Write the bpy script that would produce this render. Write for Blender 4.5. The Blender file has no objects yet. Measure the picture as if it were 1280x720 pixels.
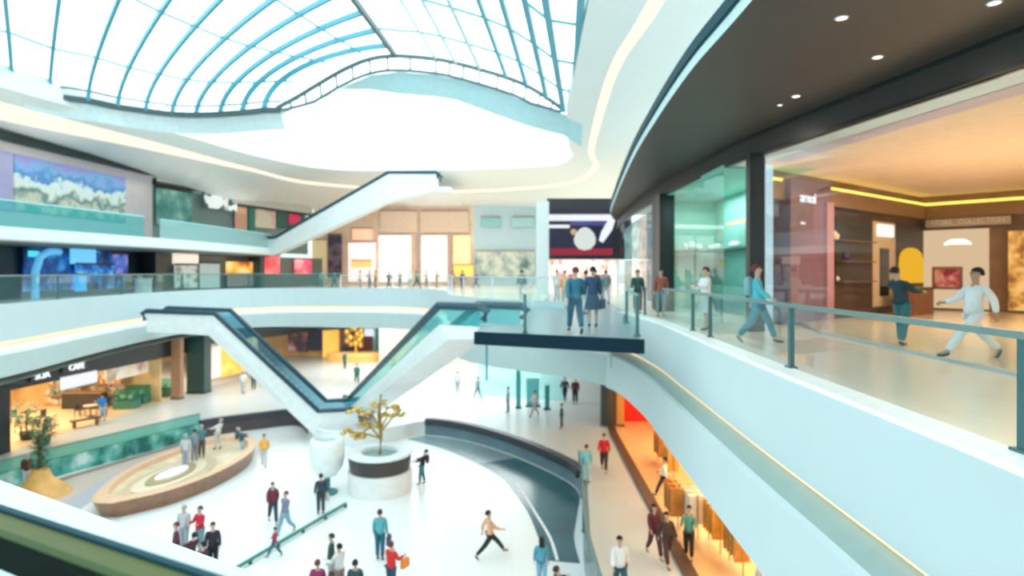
import bpy, bmesh, math, random
from mathutils import Vector, Matrix
random.seed(7)
PI = math.pi
SC = bpy.context.scene
COL = SC.collection
EYE = 10.5            # height of the camera above the lowest floor
FPX = 760.0
Z2 = -1.65            # gallery level the camera stands on (relative to the eye)
Z1 = -9.6             # shop promenade
Z0 = -10.5            # atrium floor
Z3 = 2.1              # gallery above, on the left

def W(x, d, z): return Vector((x, d, z + EYE))
def G(px, py, z):
    d = FPX * z / (340.0 - py)
    return ((px - 640) * d / FPX, d)

# ------------------------------------------------------------------ materials
MATS = {}
def mat(name, col, rough=0.6, metal=0.0, var=0.04, scale=3.0, emit=0.0, ecol=None, spec=0.5):
    if name in MATS: return MATS[name]
    m = bpy.data.materials.new(name); m.use_nodes = True
    nt = m.node_tree; b = nt.nodes['Principled BSDF']
    b.inputs['Roughness'].default_value = rough
    b.inputs['Metallic'].default_value = metal
    b.inputs['Specular IOR Level'].default_value = spec
    tc = nt.nodes.new('ShaderNodeTexCoord')
    nz = nt.nodes.new('ShaderNodeTexNoise'); nz.inputs['Scale'].default_value = scale; nz.inputs['Detail'].default_value = 3
    nt.links.new(tc.outputs['Object'], nz.inputs['Vector'])
    rp = nt.nodes.new('ShaderNodeValToRGB')
    rp.color_ramp.elements[0].position = .3; rp.color_ramp.elements[1].position = .7
    rp.color_ramp.elements[0].color = tuple(max(0, c * (1 - var)) for c in col) + (1,)
    rp.color_ramp.elements[1].color = tuple(min(1, c * (1 + var)) for c in col) + (1,)
    nt.links.new(nz.outputs['Fac'], rp.inputs['Fac'])
    nt.links.new(rp.outputs['Color'], b.inputs['Base Color'])
    if emit:
        b.inputs['Emission Strength'].default_value = emit
        b.inputs['Emission Color'].default_value = tuple(ecol or col) + (1,)
    MATS[name] = m
    return m

def ramp_mat(name, stops, scale=2.0, rough=0.5, emit=0.0, detail=3.0, kind='noise', coord='Object', stretch=(1, 1, 1), interp='LINEAR'):
    if name in MATS: return MATS[name]
    m = bpy.data.materials.new(name); m.use_nodes = True
    nt = m.node_tree; b = nt.nodes['Principled BSDF']; b.inputs['Roughness'].default_value = rough
    tc = nt.nodes.new('ShaderNodeTexCoord'); mp = nt.nodes.new('ShaderNodeMapping'); mp.inputs['Scale'].default_value = stretch
    nt.links.new(tc.outputs[coord], mp.inputs['Vector'])
    if kind == 'noise':
        t = nt.nodes.new('ShaderNodeTexNoise'); t.inputs['Scale'].default_value = scale; t.inputs['Detail'].default_value = detail; o = t.outputs['Fac']
    else:
        t = nt.nodes.new('ShaderNodeTexVoronoi'); t.inputs['Scale'].default_value = scale; o = t.outputs['Color']
    nt.links.new(mp.outputs['Vector'], t.inputs['Vector'])
    rp = nt.nodes.new('ShaderNodeValToRGB'); rp.color_ramp.interpolation = interp
    nt.links.new(o, rp.inputs['Fac'])
    els = rp.color_ramp.elements
    while len(els) < len(stops): els.new(.5)
    for e, (p, c) in zip(els, stops): e.position = p; e.color = tuple(c) + (1,)
    nt.links.new(rp.outputs['Color'], b.inputs['Base Color'])
    if emit:
        nt.links.new(rp.outputs['Color'], b.inputs['Emission Color']); b.inputs['Emission Strength'].default_value = emit
    MATS[name] = m
    return m

def emit_mat(name, col, s):
    if name in MATS: return MATS[name]
    m = bpy.data.materials.new(name); m.use_nodes = True
    nt = m.node_tree; nt.nodes.remove(nt.nodes['Principled BSDF'])
    e = nt.nodes.new('ShaderNodeEmission'); e.inputs[0].default_value = tuple(col) + (1,); e.inputs[1].default_value = s
    nt.links.new(e.outputs[0], nt.nodes['Material Output'].inputs[0])
    MATS[name] = m; return m

def glass_mat(name, tint, refl=0.12, body=0.0, bodycol=(.5, .9, .9), rough=0.02, gain=.32):
    """thin architectural glass: see-through, with a mirror share that grows at grazing angles"""
    if name in MATS: return MATS[name]
    m = bpy.data.materials.new(name); m.use_nodes = True
    nt = m.node_tree; nt.nodes.remove(nt.nodes['Principled BSDF'])
    tr = nt.nodes.new('ShaderNodeBsdfTransparent'); tr.inputs[0].default_value = tuple(tint) + (1,)
    gl = nt.nodes.new('ShaderNodeBsdfGlossy'); gl.inputs['Roughness'].default_value = rough
    lw = nt.nodes.new('ShaderNodeLayerWeight'); lw.inputs['Blend'].default_value = refl
    mx = nt.nodes.new('ShaderNodeMixShader')
    sc_ = nt.nodes.new('ShaderNodeMath'); sc_.operation = 'MULTIPLY'; sc_.inputs[1].default_value = gain; nt.links.new(lw.outputs['Fresnel'], sc_.inputs[0]); nt.links.new(sc_.outputs[0], mx.inputs[0]); nt.links.new(tr.outputs[0], mx.inputs[1]); nt.links.new(gl.outputs[0], mx.inputs[2])
    out = mx.outputs[0]
    if body:
        df = nt.nodes.new('ShaderNodeBsdfDiffuse'); df.inputs[0].default_value = tuple(bodycol) + (1,)
        m2 = nt.nodes.new('ShaderNodeMixShader'); m2.inputs[0].default_value = body
        nt.links.new(out, m2.inputs[1]); nt.links.new(df.outputs[0], m2.inputs[2]); out = m2.outputs[0]
    nt.links.new(out, nt.nodes['Material Output'].inputs[0])
    MATS[name] = m; return m

WHITE = mat('white plaster', (.80, .86, .87), .55, var=.02)
SOFFIT = mat('painted soffit', (.74, .80, .80), .6, var=.02)
FASCIA = mat('fascia panels', (.57, .69, .72), .45, var=.02, scale=.6)
def floor_tiles(name, c1, c2, size, rough, mortar=.004):
    m = bpy.data.materials.new(name); m.use_nodes = True
    nt = m.node_tree; b = nt.nodes['Principled BSDF']; b.inputs['Roughness'].default_value = rough
    tc = nt.nodes.new('ShaderNodeTexCoord'); br = nt.nodes.new('ShaderNodeTexBrick')
    br.offset = 0; br.inputs['Scale'].default_value = 1; br.inputs['Brick Width'].default_value = size; br.inputs['Row Height'].default_value = size
    br.inputs['Mortar Size'].default_value = mortar
    br.inputs['Color1'].default_value = c1 + (1,); br.inputs['Color2'].default_value = c2 + (1,)
    br.inputs['Mortar'].default_value = tuple(c * .8 for c in c1) + (1,)
    nt.links.new(tc.outputs['Object'], br.inputs['Vector']); nt.links.new(br.outputs['Color'], b.inputs['Base Color'])
    MATS[name] = m; return m
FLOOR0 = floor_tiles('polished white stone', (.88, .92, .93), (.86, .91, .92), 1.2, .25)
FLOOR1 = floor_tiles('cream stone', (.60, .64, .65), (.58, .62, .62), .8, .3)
FLOOR2 = floor_tiles('warm cream marble', (.86, .76, .64), (.84, .74, .62), .9, .22)
BLACK = mat('black metal', (.015, .022, .025), .35)
DARKTEAL = mat('dark teal metal', (.008, .055, .075), .6, spec=.15)
TEALM = mat('teal painted steel', (.10, .36, .44), .4)
TEALRIB = mat('blue teal roof steel', (.09, .40, .52), .4)
TRUSSM = mat('grey roof steel', (.10, .16, .17), .5)
BROWNC = mat('dark brown ceiling panels', (.062, .052, .045), .5, var=.06, scale=.7)
GLASSB = glass_mat('balustrade glass', (.90, .97, .96), .10, .05, (.55, .85, .87), gain=.2)
GLASST = glass_mat('teal balustrade glass', (.42, .80, .80), .15, .35, (.12, .52, .53))
GLASSR = glass_mat('roof glass', (.97, .99, 1.0), .02, gain=.1)
GLASSW = glass_mat('shop window glass', (.90, .96, .97), .20, gain=.2)
GLASSBLUE = glass_mat('blue escalator glass', (.35, .62, .75), .15, .45, (.10, .32, .45))
STRIPW = emit_mat('warm light strip', (1.0, .72, .42), 1.6)
STRIPC = emit_mat('cove light', (1.0, .86, .70), 1.25)
STRIPY = emit_mat('yellow cove strip', (1.0, .72, .12), 1.9)

# ------------------------------------------------------------------ mesh builder
class MB:
    def __init__(s): s.v = []; s.f = []; s.m = []
    def quad(s, a, b, c, d, mi=0):
        n = len(s.v); s.v += [Vector(a), Vector(b), Vector(c), Vector(d)]; s.f.append((n, n+1, n+2, n+3)); s.m.append(mi); return s
    def grid(s, rows, mi=0):
        n = len(s.v); k = len(rows[0])
        for r in rows: s.v += [Vector(p) for p in r]
        for i in range(len(rows) - 1):
            for j in range(k - 1):
                a = n + i*k + j; s.f.append((a, a+1, a+k+1, a+k)); s.m.append(mi)
        return s
    def obox(s, c, ax, ay, az, mi=0):
        """box from centre and three half-axis vectors"""
        c, ax, ay, az = Vector(c), Vector(ax), Vector(ay), Vector(az); n = len(s.v)
        for k in (-1, 1):
            for (i, j) in ((-1, -1), (1, -1), (1, 1), (-1, 1)): s.v.append(c + ax*i + ay*j + az*k)
        for f in ((0, 3, 2, 1), (4, 5, 6, 7), (0, 1, 5, 4), (1, 2, 6, 5), (2, 3, 7, 6), (3, 0, 4, 7)):
            s.f.append(tuple(n + q for q in f)); s.m.append(mi)
        return s
    def box(s, x0, x1, y0, y1, z0, z1, mi=0):
        return s.obox(((x0+x1)/2, (y0+y1)/2, (z0+z1)/2), ((x1-x0)/2, 0, 0), (0, (y1-y0)/2, 0), (0, 0, (z1-z0)/2), mi)
    def bar(s, a, b, w, h, mi=0, up=(0, 0, 1)):
        a, b = Vector(a), Vector(b); d = b - a
        if d.length < 1e-6: return s
        u = Vector(up); side = d.cross(u)
        if side.length < 1e-5: side = d.cross(Vector((1, 0, 0)))
        side.normalize(); u2 = side.cross(d).normalized()
        return s.obox((a+b)/2, d/2, side*w/2, u2*h/2, mi)
    def tube(s, pts, r, n=8, mi=0, cap=True):
        pts = [Vector(p) for p in pts]; base = len(s.v); N = len(pts)
        rr = r if isinstance(r, (list, tuple)) else [r]*N
        for i, p in enumerate(pts):
            t = (pts[min(i+1, N-1)] - pts[max(i-1, 0)])
            t = t.normalized() if t.length > 1e-9 else Vector((0, 0, 1))
            a = t.cross(Vector((0, 0, 1)))
            if a.length < 1e-3: a = t.cross(Vector((1, 0, 0)))
            a.normalize(); b = a.cross(t)
            for k in range(n):
                th = 2*PI*k/n; s.v.append(p + (a*math.cos(th) + b*math.sin(th))*rr[i])
        for i in range(N-1):
            for k in range(n):
                a0 = base + i*n + k; a1 = base + i*n + (k+1) % n
                s.f.append((a0, a1, a1+n, a0+n)); s.m.append(mi)
        if cap:
            s.f.append(tuple(base + k for k in range(n))[::-1]); s.m.append(mi)
            s.f.append(tuple(base + (N-1)*n + k for k in range(n))); s.m.append(mi)
        return s
    def lathe(s, prof, c, n=24, mi=0, sx=1, sy=1, rot=0):
        base = len(s.v); c = Vector(c)
        for (r, z) in prof:
            for k in range(n):
                th = 2*PI*k/n; x, y = r*math.cos(th)*sx, r*math.sin(th)*sy
                s.v.append(c + Vector((x*math.cos(rot)-y*math.sin(rot), x*math.sin(rot)+y*math.cos(rot), z)))
        for i in range(len(prof)-1):
            for k in range(n):
                a0 = base+i*n+k; a1 = base+i*n+(k+1) % n
                s.f.append((a0, a1, a1+n, a0+n)); s.m.append(mi)
        return s
    def ball(s, c, r, n=12, mi=0, sc=(1, 1, 1)):
        m = max(4, n//2); prof = [(math.sin(PI*i/m)*r, -math.cos(PI*i/m)*r*sc[2]) for i in range(m+1)]
        prof[0] = (1e-4, prof[0][1]); prof[-1] = (1e-4, prof[-1][1])
        return s.lathe(prof, c, n, mi, sc[0], sc[1])
    def ngon(s, pts, mi=0):
        n = len(s.v); s.v += [Vector(p) for p in pts]; s.f.append(tuple(range(n, n+len(pts)))); s.m.append(mi); return s
    def prism(s, poly, z0, z1, mi=0, side=None):
        s.ngon([(x, y, z1) for x, y in poly], mi); s.ngon([(x, y, z0) for x, y in poly][::-1], mi)
        k = len(poly)
        for i in range(k):
            a, b = poly[i], poly[(i+1) % k]
            s.quad((a[0], a[1], z0), (b[0], b[1], z0), (b[0], b[1], z1), (a[0], a[1], z1), mi if side is None else side)
        return s
    def build(s, name, mats, parent=None, smooth=False, tri=False, bevel=0):
        me = bpy.data.meshes.new(name); me.from_pydata([tuple(v) for v in s.v], [], s.f)
        mats = mats if isinstance(mats, (list, tuple)) else [mats]
        for m in mats: me.materials.append(m)
        for p, mi in zip(me.polygons, s.m): p.material_index = mi; p.use_smooth = smooth
        bm = bmesh.new(); bm.from_mesh(me)
        if tri: bmesh.ops.triangulate(bm, faces=[f for f in bm.faces if len(f.verts) > 4])
        bmesh.ops.remove_doubles(bm, verts=bm.verts, dist=1e-5)
        bmesh.ops.recalc_face_normals(bm, faces=bm.faces)
        bm.to_mesh(me); bm.free()
        o = bpy.data.objects.new(name, me); COL.objects.link(o)
        if parent is not None: 
            o.parent = parent
            o.matrix_parent_inverse = parent_inv(parent)
        if bevel:
            md = o.modifiers.new('bevel', 'BEVEL'); md.width = bevel; md.segments = 2; md.limit_method = 'ANGLE'
        return o

def parent_inv(p):
    M = Matrix.LocRotScale(p.location, p.rotation_euler, p.scale) if p.type == 'EMPTY' else Matrix.Identity(4)
    q = p.parent
    while q is not None and q.type == 'EMPTY':
        M = Matrix.LocRotScale(q.location, q.rotation_euler, q.scale) @ M; q = q.parent
    return M.inverted()

def tag(o, label, cat, group=None, kind=None):
    o['label'] = label; o['category'] = cat
    if group: o['group'] = group
    if kind: o['kind'] = kind
    return o
def thing(name, label, cat, loc, group=None, rz=0):
    o = bpy.data.objects.new(name, None); COL.objects.link(o); o.location = loc; o.rotation_euler = (0, 0, rz)
    o.empty_display_size = .2
    return tag(o, label, cat, group)
def S(o, label=None, cat=None):
    o['kind'] = 'structure'
    if label: o['label'] = label
    if cat: o['category'] = cat
    return o

def smooth_path(P, n=8):
    out = []
    N = len(P); D = len(P[0])
    for i in range(N-1):
        p0, p1, p2, p3 = P[max(i-1, 0)], P[i], P[i+1], P[min(i+2, N-1)]
        for k in range(n):
            t = k/n; q = []
            for a in range(D):
                q.append(.5*((2*p1[a]) + (-p0[a]+p2[a])*t + (2*p0[a]-5*p1[a]+4*p2[a]-p3[a])*t*t + (-p0[a]+3*p1[a]-3*p2[a]+p3[a])*t**3))
            out.append(tuple(q))
    out.append(tuple(P[-1])); return out

def offset(path, off):
    """points of a 2-D path shifted to the left of its direction by off"""
    out = []; N = len(path)
    for i, p in enumerate(path):
        a, b = path[max(i-1, 0)], path[min(i+1, N-1)]
        t = Vector((b[0]-a[0], b[1]-a[1])).normalized()
        out.append((p[0] - t.y*off, p[1] + t.x*off))
    return out
def sweep(mb, path, prof, mi=0):
    N = len(path)
    rows = [[W(x, y, z(i/(N-1.)) if callable(z) else z) for i, (x, y) in enumerate(offset(path, off))] for off, z in prof]
    return mb.grid(rows, mi)

def hit(px, poly):
    k = (px - 640) / FPX
    for a, b in zip(poly, poly[1:]):
        fa, fb = a[0] - k*a[1], b[0] - k*b[1]
        if fa == 0: return a
        if fa * fb <= 0:
            t = fa/(fa - fb); return (a[0] + (b[0]-a[0])*t, a[1] + (b[1]-a[1])*t)
    a, b = (poly[0], poly[1]) if abs(poly[0][0]-k*poly[0][1]) < abs(poly[-1][0]-k*poly[-1][1]) else (poly[-2], poly[-1])
    fa, fb = a[0] - k*a[1], b[0] - k*b[1]; t = fa/(fa - fb)
    return (a[0] + (b[0]-a[0])*t, a[1] + (b[1]-a[1])*t)
def panel(mb, a, b, z0, z1, th=.15, off=0.0, mi=0):
    """upright slab from a to b (plan points), its face moved off towards the atrium side (towards the viewer)"""
    a, b = Vector(a), Vector(b); t = (b-a).normalized(); n = Vector((t.y, -t.x))
    if n.dot(-(a+b)/2) < 0: n = -n
    c = (a+b)/2 + n*(off - th/2)
    return mb.obox(W(c.x, c.y, (z0+z1)/2), ((b-a)/2).to_3d(), (n*th/2).to_3d(), (0, 0, (z1-z0)/2), mi)
def zat(py, pt): return (340 - py) * pt[1] / FPX

# ------------------------------------------------------------------ camera and sky
cam = bpy.data.cameras.new('camera'); co = bpy.data.objects.new('camera', cam); COL.objects.link(co)
co.location = (0, 0, EYE); co.rotation_euler = (PI/2, 0, 0)
cam.sensor_width = 36; cam.lens = 36 * FPX / 1280; cam.shift_y = -20/1280.
cam.clip_start = .05; cam.clip_end = 500
cam.dof.use_dof = True; cam.dof.focus_distance = 3.2; cam.dof.aperture_fstop = 1.35
SC.camera = co
wd = bpy.data.worlds.new('World'); SC.world = wd; wd.use_nodes = True
wn = wd.node_tree; bg = wn.nodes['Background']
tc = wn.nodes.new('ShaderNodeTexCoord'); sx = wn.nodes.new('ShaderNodeSeparateXYZ'); rp = wn.nodes.new('ShaderNodeValToRGB')
wn.links.new(tc.outputs['Generated'], sx.inputs[0]); wn.links.new(sx.outputs['Z'], rp.inputs[0]); wn.links.new(rp.outputs[0], bg.inputs[0])
rp.color_ramp.elements[0].color = (.62, .88, .95, 1); rp.color_ramp.elements[0].position = 0
rp.color_ramp.elements[1].color = (.86, 1.0, 1.0, 1); rp.color_ramp.elements[1].position = .35
bg.inputs[1].default_value = 2.6
SC.view_settings.view_transform = 'Standard'; SC.view_settings.look = 'None'
SC.view_settings.exposure = 0.0; SC.view_settings.gamma = 1; SC.view_settings.use_curve_mapping = False
SC.cycles.use_denoising = True
SC.cycles.max_bounces = 8; SC.cycles.diffuse_bounces = 4; SC.cycles.transparent_max_bounces = 24
SC.cycles.sample_clamp_indirect = 6

def area(x, d, z, sx_, sy_, power, col=(1, .75, .5), rot=(0, 0, 0), name='area_light'):
    l = bpy.data.lights.new(name, 'AREA'); l.shape = 'RECTANGLE'; l.size = sx_; l.size_y = sy_; l.energy = power; l.color = col
    o = bpy.data.objects.new(name, l); COL.objects.link(o); o.location = W(x, d, z); o.rotation_euler = rot
    return o

# ================================================================== SETTING
# --- atrium floor
mb = MB(); mb.quad(W(-60, -6, Z0), W(40, -6, Z0), W(40, 100, Z0), W(-60, 100, Z0))
S(mb.build('floor', FLOOR0))

mb = MB(); mb.quad(W(-52, -8, Z0), W(34, -8, Z0), W(34, -8, 12), W(-52, -8, 12)); S(mb.build('wall_front', WHITE))
mb = MB(); mb.quad(W(34, -8, Z0), W(34, 96, Z0), W(34, 96, 12), W(34, -8, 12)); S(mb.build('wall_right', WHITE))
mb = MB(); mb.quad(W(-52, -8, Z0), W(-52, 96, Z0), W(-52, 96, 12), W(-52, -8, 12)); S(mb.build('wall_left', WHITE))
mb = MB(); mb.quad(W(-52, 96, Z0), W(34, 96, Z0), W(34, 96, 12), W(-52, 96, 12)); S(mb.build('wall_back', WHITE))
# --- promenade level
E1 = smooth_path([(2.5, 3), (2.5, 12), (2.5, 20.3), (2.9, 25), (3.2, 29), (2.3, 31.5), (-.2, 35.2), (-3, 38), (-5.6, 39.2), (-7.2, 37.8), (-9, 36.6), (-11.5, 36.8), (-13.2, 39.4),
                  (-14.8, 41.6), (-17, 40.6), (-19.7, 38.4), (-22, 33.8), (-24.3, 28.8), (-26, 20), (-26.5, 10)], 5)
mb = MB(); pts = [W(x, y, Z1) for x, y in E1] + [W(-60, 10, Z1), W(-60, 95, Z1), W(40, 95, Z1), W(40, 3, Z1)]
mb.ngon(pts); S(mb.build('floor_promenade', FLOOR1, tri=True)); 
GREYBLUE = mat('blue grey wall tiles', (.16, .26, .31), .3, var=.12, scale=.8)
MAUVE = mat('dark mauve granite', (.10, .075, .085), .4)
GREENF = ramp_mat('green plinth with painted highlights', [(.36, (.02, .16, .14)), (.5, (.10, .42, .36)), (.6, (.20, .55, .50)), (.72, (.65, .85, .84))], 1.1, .2)  # palest stop paints white reflected highlights into the green glazing
def seg(path, i0, i1): return path[i0:i1+1]
n5 = 5
for i0, i1, m, nm in ((0, 4*n5, GREYBLUE, 'trim_1'), (4*n5, 8*n5, GREYBLUE, 'trim_2'), (8*n5, 12*n5, WHITE, 'trim_3'), (12*n5, 15*n5, MAUVE, 'trim_4'), (15*n5, 19*n5, GREENF, 'trim_5')):
    mb = MB(); sweep(mb, E1[i0:i1+1], [(-.25, Z1+.01), (0, Z1+.01), (0, Z0)]); S(mb.build(nm, m))
# dark capping rail over the curved edges
CAPM = mat('dark slate capping', (.045, .05, .07), .4)
mb = MB(); sweep(mb, E1[4*n5:8*n5+1], [(-.3, Z1), (-.3, Z1+.16), (.12, Z1+.16), (.12, Z1-.25), (-.3, Z1)]); S(mb.build('trim_6', CAPM))
mb = MB(); sweep(mb, E1[12*n5:15*n5+1], [(-.25, Z1), (-.25, Z1+.2), (.12, Z1+.2), (.12, Z1-.2), (-.25, Z1)]); S(mb.build('trim_7', CAPM))

# dark glass crescent on the atrium floor under the right-hand edge
CRES = mat('dark blue polished stone', (.055, .15, .19), .18, var=.15, scale=.5)
CRESL = mat('grey blue polished stone', (.26, .36, .40), .25, var=.1, scale=.5)
cr_out = smooth_path([(2.45, 21.9), (2.45, 24), (2.85, 26.5), (3.15, 29), (2.2, 31.4), (-.3, 35.0), (-3.1, 37.8), (-5.6, 39.0)], 5)
cr_in = smooth_path([(1.35, 22.1), (1.05, 24), (.7, 26.5), (.1, 29), (-.6, 31.2), (-2.2, 33.8), (-4.2, 36.2), (-6.6, 38.2)], 5)
cr_mid = smooth_path([(1.65, 22.1), (1.5, 24), (1.05, 26.3), (.6, 28.5), (-.1, 31.6), (-.35, 34.9), (-3.12, 37.7), (-5.61, 38.95)], 5)
k = 20
mb = MB(); mb.grid([[W(x, y, Z0+.012) for x, y in cr_out[:k+5]], [W(x, y, Z0+.012) for x, y in cr_in[:k+5]]]); S(mb.build('floor_crescent', CRES))
mb = MB(); mb.grid([[W(x, y, Z0+.012) for x, y in cr_out[k+4:]], [W(x, y, Z0+.012) for x, y in cr_in[k+4:]]]); S(mb.build('floor_crescent', CRESL))
mb = MB(); a = offset(cr_mid[:19], .06); b = offset(cr_mid[:19], -.06)
mb.grid([[W(x, y, Z0+.02) for x, y in a], [W(x, y, Z0+.02) for x, y in b]]); S(mb.build('trim_8', mat('white inlay', (.85, .9, .92), .4)))

# --- gallery slab (the level the camera stands on)
E2 = smooth_path([(4.3, .5), (4.6, 5.45), (4.73, 10.3), (4.95, 15.7), (5.1, 20.5), (4.6, 24.8), (2.3, 27.9), (-1.0, 31), (-3.4, 36), (-4.6, 44), (-8, 50), (-14.5, 51.5), (-20, 50.6), (-23.4, 46),
                  (-23.7, 39), (-22.8, 32), (-21.6, 25.7), (-20.5, 15), (-20, 4)], 6)
mb = MB(); pts = [W(x, y, Z2) for x, y in E2] + [W(-50, 4, Z2), W(-50, 90, Z2), W(30, 90, Z2), W(30, .5, Z2)]
mb.ngon(pts); S(mb.build('floor_gallery', FLOOR2, tri=True))
mb = MB(); E2c = offset(E2, .2)
pts = [W(x, y, -4.72) for x, y in E2c] + [W(-50, 4, -4.72), W(-50, 90, -4.72), W(30, 90, -4.72), W(30, .5, -4.72)]
mb.ngon(pts); S(mb.build('ceiling_promenade', SOFFIT, tri=True))
nR = 6*5
mb = MB(); sweep(mb, E2[:nR+1], [(0, Z2), (.0, Z2+.035), (.37, -1.63), (.40, -1.68)]); S(mb.build('trim_32', mat('white stone kerb', (.93, .97, .98), .4)))
mb = MB(); sweep(mb, E2[:nR+1], [(.40, -1.68), (.40, -3.08)])
sweep(mb, E2[:nR+1], [(.30, -3.13), (.30, -3.17)]); sweep(mb, E2[:nR+1], [(.70, -3.33), (.80, -3.36), (.84, -4.66), (.55, -4.72), (.2, -4.72)]); S(mb.build('trim_9', FASCIA))
mb = MB(); sweep(mb, E2[:nR+1], [(.30, -3.17), (.70, -3.33)]); S(mb.build('trim_31', mat('grey green ledge shade', (.30, .42, .40), .6)))  # ledge top coloured grey-green to carry the shade under the fascia
zb = lambda u: -4.66 + .34*max(0, min(1, (u-.45)/.2))
mb = MB(); sweep(mb, E2[nR:nR+6], [(-.1, Z2-.02), (.30, Z2-.03), (.32, -2.92)]); sweep(mb, E2[nR+5:], [(-.1, Z2), (-.1, -1.37), (.28, -1.33), (.32, -2.92)])
S(mb.build('trim_10', FASCIA))
FASC2 = mat('lower fascia panels', (.50, .62, .62), .5, var=.02)
mb = MB(); sweep(mb, E2[nR:], [(.2, -3.06), (.2, -3.12), (.60, -3.26), (.64, -3.40)]); S(mb.build('trim_29', WHITE))
mb = MB(); sweep(mb, E2[nR:], [(.64, -3.40), (.66, zb), (.45, zb), (.1, zb)]); S(mb.build('trim_30', FASC2))
mb = MB(); sweep(mb, E2[:nR+1], [(.385, -3.08), (.375, -3.125), (.30, -3.13)]); S(mb.build('trim_11', STRIPW))
mb = MB(); sweep(mb, E2[nR:], [(.325, -2.92), (.31, -3.03), (.2, -3.06)]); S(mb.build('trim_12', STRIPW))

# --- walkway in the middle
WALK = mat('blue grey walkway floor', (.30, .40, .45), .22, var=.05)
mb = MB(); mb.prism([(3.1, 14.6), (-.95, 16.5), (-.95, 18.6), (.3, 19.0), (.9, 28.5), (2.3, 39), (2.7, 46), (6.6, 46), (5.6, 36), (4.95, 29), (4.75, 25.6), (3.4, 19)], EYE-1.9, EYE+Z2+.02)
S(mb.build('floor_walkway', WALK))
mb = MB(); a, b = Vector((3.15, 14.5, 0)), Vector((-1.0, 16.42, 0))
mb.bar(W(a.x, a.y, -1.78), W(b.x, b.y, -1.78), .12, .34); S(mb.build('trim_13', mat('navy steel beam', (.004, .022, .04), .6, spec=.15)))

# --- upper gallery, left
E3 = smooth_path([(-27.2, 10), (-26.9, 20), (-25.6, 31), (-24.2, 40), (-23.5, 49), (-23.3, 58), (-25.5, 64)], 6)
mb = MB(); pts = [W(x, y, Z3) for x, y in E3] + [W(-27, 68, Z3), W(-50, 68, Z3), W(-50, 10, Z3)]
mb.ngon(pts[::-1]); mb.ngon([p - Vector((0, 0, .5)) for p in pts]); S(mb.build('floor_upper', mat('gallery slab', (.22, .26, .27), .6), tri=True))
mb = MB(); sweep(mb, E3, [(.1, Z3), (.1, Z3+.2), (-.1, Z3+.2), (-.3, Z3+.15), (-.3, 1.65), (.2, 1.58)][::1]); S(mb.build('trim_14', WHITE))

# --- roof ring: soffit, cove light, lip
ST = [  # inner, cove inner, cove outer, outer (z)
 ((2.3, 6), (4.4, 6), (5.0, 6), (16, 6, 9.0)),
 ((2.65, 20), (4.5, 20), (5.1, 20), (16, 20, 9.0)),
 ((2.9, 27), (4.3, 27), (4.8, 27), (16, 27, 9.0)),
 ((3.4, 38), (5.0, 38), (5.5, 38), (16, 38, 9.0)),
 ((4.3, 46), (5.75, 46), (6.25, 46.2), (16, 50, 8.6)),
 ((4.9, 50.5), (6.9, 53), (7.5, 54), (15, 60, 8.2)),
 ((3.0, 54.6), (4.6, 62), (5.1, 64.0), (9, 74, 7.7)),
 ((-7, 56.5), (-7.4, 67), (-7.2, 69.3), (-6, 76, 7.7)),
 ((-16.5, 56.5), (-19.5, 61), (-20.3, 63.2), (-24, 74.5, 7.6)),
 ((-20.8, 50), (-22.6, 52.2), (-23.6, 54), (-28.8, 61, 7.0)),
 ((-23.2, 41), (-24.7, 42), (-27.3, 43.7), (-31.8, 51, 8.1)),
 ((-26.2, 31.4), (-27.0, 32.0), (-30.6, 34.8), (-32.6, 37, 8.7)),
 ((-27.5, 20), (-28.1, 20), (-31.8, 20), (-33.4, 20, 8.7)),
 ((-28, 8), (-28.6, 8), (-31.2, 8), (-33, 8, 8.7))]
RI = smooth_path([(a[0], a[1], 9.5) for a, b, c, d in ST], 6)
RC2 = smooth_path([(b[0], b[1], 9.0) for a, b, c, d in ST], 6)
RC1 = smooth_path([(c[0], c[1], 9.0) for a, b, c, d in ST], 6)
RO = smooth_path([d for a, b, c, d in ST], 6)
def up(path, dz): return [W(p[0], p[1], p[2]+dz) for p in path]
mb = MB(); mb.grid([up(RI, 1.2), up(RI, 0), up(RC2, 0), up(RC2, .06)]); mb.grid([up(RC1, .06), up(RC1, 0), up(RO, 0)])
RING = mat('painted ring soffit', (.93, .95, .93), .6, var=.015)
S(mb.build('ceiling', RING, smooth=False))
mb = MB(); mb.grid([up(RC2, .05), up(RC1, .05)]); S(mb.build('trim_15', STRIPC))
mb = MB(); ro = []
mb.grid([up(RI, 1.2), [W(p[0], p[1], 9.8) for p in RO]]); S(mb.build('roof_ring_top', WHITE))

# ================================================================== ROOF GLAZING
roof = bpy.data.objects.new('window_1', None); COL.objects.link(roof); roof['kind'] = 'structure'
roof['label'] = 'great curved glass skylight on blue-teal steel ribs over the atrium'
basepx = [(-420, 90), (-330, 93), (-240, 95), (-160, 97), (-95, 99), (-38, 103), (15, 107), (62, 120), (110, 126), (147, 134), (182, 139), (215, 143), (245, 144), (275, 143), (303, 141), (330, 138)]
ribs = []
for (px, py) in basepx:
    x, d = G(px, py, 9.9); rd = 37 - (346 - px)*.083
    ribs.append(((x, d), (-7.2 - .07*(37-rd), rd)))
ribs.append(((-14.2, 37.2), (-7.2, 37.2)))
def ribpt(r, th):
    (bx, bd), (rx, rd) = r; c, s_ = 1-math.cos(th), math.sin(th)
    return W(bx+(rx-bx)*c, bd+(rd-bd)*c, 9.9+3.4*s_)
TH = [i*PI/2/14 for i in range(15)]
for r in ribs[:-1]:
    m = MB(); pts = [ribpt(r, t) for t in TH]
    for a, b in zip(pts, pts[1:]): m.bar(a, b, .17, .28)
    m.build('rib', TEALRIB, roof)
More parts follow.
